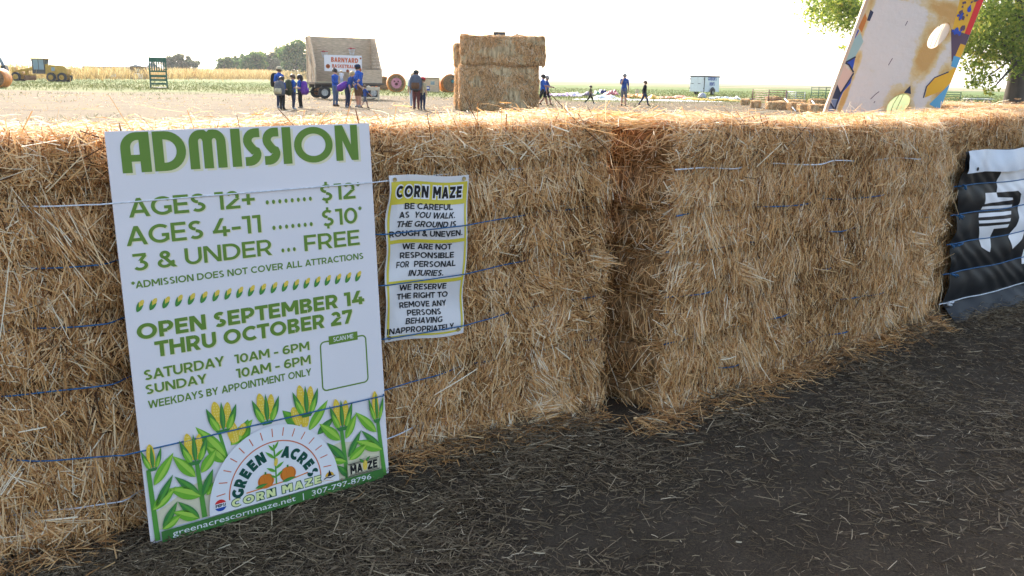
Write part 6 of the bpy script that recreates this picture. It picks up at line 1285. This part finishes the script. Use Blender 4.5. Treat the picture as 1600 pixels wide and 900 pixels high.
# left edge patches and right edge paint, read off the panel
for pts, col, ly in (((((250, 315), (325, 255), (345, 330), (280, 440), (205, 485)), 'sage', 1)), ((205, 488, ), 'x', 0)) if False else (((((258, 318), (322, 255), (345, 325), (282, 442), (207, 483))), 'sage', 1), ((((215, 485), (282, 445), (262, 545))), 'ultram', 1), ((((180, 500), (262, 572), (165, 728), (140, 650))), 'salmon', 1), ((((130, 655), (165, 735), (150, 775), (88, 770))), 'nightb', 1), ((((88, 776), (150, 776), (120, 850))), 'slate', 1), ((((262, 580), (245, 650), (185, 720), (150, 800), (122, 862), (118, 850), (165, 735))), 'ultram', 2), ((((305, 215), (360, 100), (372, 150), (332, 255))), 'sienna', 2), ((((268, 285), (302, 225), (312, 240), (280, 300))), 'ultram', 2), ((((372, 160), (400, 75), (425, 95), (395, 165))), 'nightb', 1), ((((66, 880), (84, 800), (118, 868), (100, 900))), 'slate', 1)):
    P.poly(PZ(*pts), col, ly)
for a in (((250, 320), (195, 490)), ((190, 485), (230, 505), (268, 565)), ((268, 572), (160, 740), (118, 868)), ((130, 650), (165, 735)), ((78, 790), (120, 860)), ((205, 488), (284, 444))): P.line(PZ(*a), .013, 'nightb', 5)
P.build('edge_paint', pb); P = Print(.0007)
xr = SC
def edge(y0, y1, a0, a1, col, ly): # band along the right edge between two heights of the view
    p0, p1 = q_(1500, y0)[1], q_(1500, y1)[1]; P.poly([(xr - .002, p0), (xr - .002, p1), (xr - a1, p1), (xr - a0, p0)], col, ly)
edge(-60, 50, .055, .045, 'scarlet', 2); edge(-60, 62, .22, .14, 'ochre', 1); edge(50, 100, .16, .06, 'plum', 2.5); edge(68, 96, .045, .05, 'ochre', 3); edge(90, 108, .06, .05, 'sky', 4)
P.poly([(xr - .002, q_(1500, 104)[1]), (xr - .07, q_(1500, 122)[1]), (xr - .14, q_(1500, 134)[1]), (xr - .17, q_(1500, 150)[1]), (xr - .155, q_(1500, 170)[1]), (xr - .04, q_(1500, 150)[1]), (xr - .002, q_(1500, 134)[1])], 'ochre', 3)
P.line([(xr - .05, q_(1500, 118)[1]), (xr - .14, q_(1500, 134)[1]), (xr - .175, q_(1500, 152)[1]), (xr - .165, q_(1500, 171)[1])], .009, 'nightb', 5)
P.poly([(xr - .002, q_(1500, 136)[1]), (xr - .04, q_(1500, 152)[1]), (xr - .10, q_(1500, 178)[1]), (xr - .002, q_(1500, 182)[1])], 'sky', 2)
P.build('edge_paint', pb); P = Print(.0007)
gd = random.Random(8)
for i in range(26):
    x = xr - gd.uniform(.05, .15); y = q_(1500, gd.uniform(-20, 58))[1]; r_ = gd.uniform(.006, .02); P = Print(.0007); P.poly([(x + r_ * gd.uniform(.6, 1.5) * math.cos(t), y + r_ * 1.4 * gd.uniform(.5, 1.5) * math.sin(t)) for t in np.linspace(0, 5.6, 8)], 'plum' if i % 3 else 'ultram', 6 + .1 * i); P.build('paint_speck', pb)
P = Print(.0007)
for (x0, y0, x1, y1) in ((400, 775, 468, 715), (425, 805, 437, 795), (540, 510, 572, 455), (672, 200, 690, 165)): P.line(PZ((x0, y0), ((x0 + x1) / 2 + 4, (y0 + y1) / 2 - 8), (x1, y1)), .0055, 'plum', 3)
P.poly([q_(1280 + x / 5, y / 5) for x, y in ((660, 725), (690, 690), (712, 668), (716, 735), (690, 728))], 'nightb', 3)
P.build('crack_marking', pb)
m = MB(); m.bar((.2, .3, -.11), (.2, PL - .2, -.11), .08); m.bar((SC - .2, .3, -.11), (SC - .2, PL - .2, -.11), .08); m.build('back_battens', WOODL, pb)
inv = pb.matrix_world.inverted(); m = MB()
for xx in (.2, SC - .2):
    a = Vector((xx, 2.0, -.15)); wa = pb.matrix_world @ a; m.bar(a, inv @ Vector((wa.x + .5, wa.y + 1.3, 0)), .08)
m.build('prop', WOODL, pb)

# ---------------------------------------------------------------- dry tufts and chaff behind the wall
g = np.random.RandomState(90)
def scatter(name, N, yr, tone_m, ln, wd, tz, dens, lift, tone0):
    y = np.exp(g.uniform(math.log(yr[0]), math.log(yr[1]), N)); x = y * g.uniform(-.64, .62, N); P3 = np.stack([x, y, x * 0], -1); kp = g.rand(N) < dens(P3); x, y = x[kp], y[kp]; n = len(x)
    sc = np.clip(y / 30, .6, 3.2); t = np.stack([g.normal(0, .6, n), g.normal(0, .6, n), np.abs(g.normal(tz, .3, n)) + .02], -1); nn = np.stack([g.normal(0, .6, n), -np.ones(n) * .5, np.ones(n)], -1)
    le = ln * g.uniform(.5, 1.5, n); V, F, T = blades(np.stack([x, y, le * lift], -1), t, nn, le, wd * sc, g.normal(0, .1, n), g.rand(n) * 3, np.clip(tone0 + g.normal(0, .2, n), 0, 1))
    tag(link(name, fast_mesh(name, V.reshape(-1, 3), F, {'tone': T}), tone_m), kind='stuff')
GRASSM = tone_mat('grass_blade', [(0, (.05, .075, .014)), (.5, (.115, .14, .035)), (1, (.25, .23, .09))], .8, .3)
scatter('dry_chaff', 26000, (8.5, 62), STRAW, .16, .006, .10, lambda P: .35 + .35 * wob(P, .5, 1), .1, .7)
scatter('dry_grass', 30000, (12, 75), GRASSM, .13, .006, 1.0, lambda P: np.clip(wob(P, .75, 4) * 1.6 - .80 + np.clip((P[:, 1] - 45) / 60, 0, .5), 0, 1), .45, .55)
scatter('short_grass', 42000, (58, 170), GRASSM, .16, .007, 1.0, lambda P: np.clip((P[:, 1] - 58) / 25 + wob(P, .12, 2) * .4, 0, 1), .45, .5)

# ---------------------------------------------------------------- air
hz = bpy.data.materials.new('haze_air'); hz.use_nodes = True; t = hz.node_tree; t.nodes.remove(t.nodes['Principled BSDF']); pv = t.nodes.new('ShaderNodeVolumePrincipled'); pv.inputs['Color'].default_value = (.93, .96, 1, 1); pv.inputs['Density'].default_value = .00017; pv.inputs['Anisotropy'].default_value = .3
t.links.new(pv.outputs[0], t.nodes['Material Output'].inputs['Volume'])
tag(MB().box((-12500, -12500, -2.5), (12500, 12500, 175)).build('haze', hz), kind='stuff')
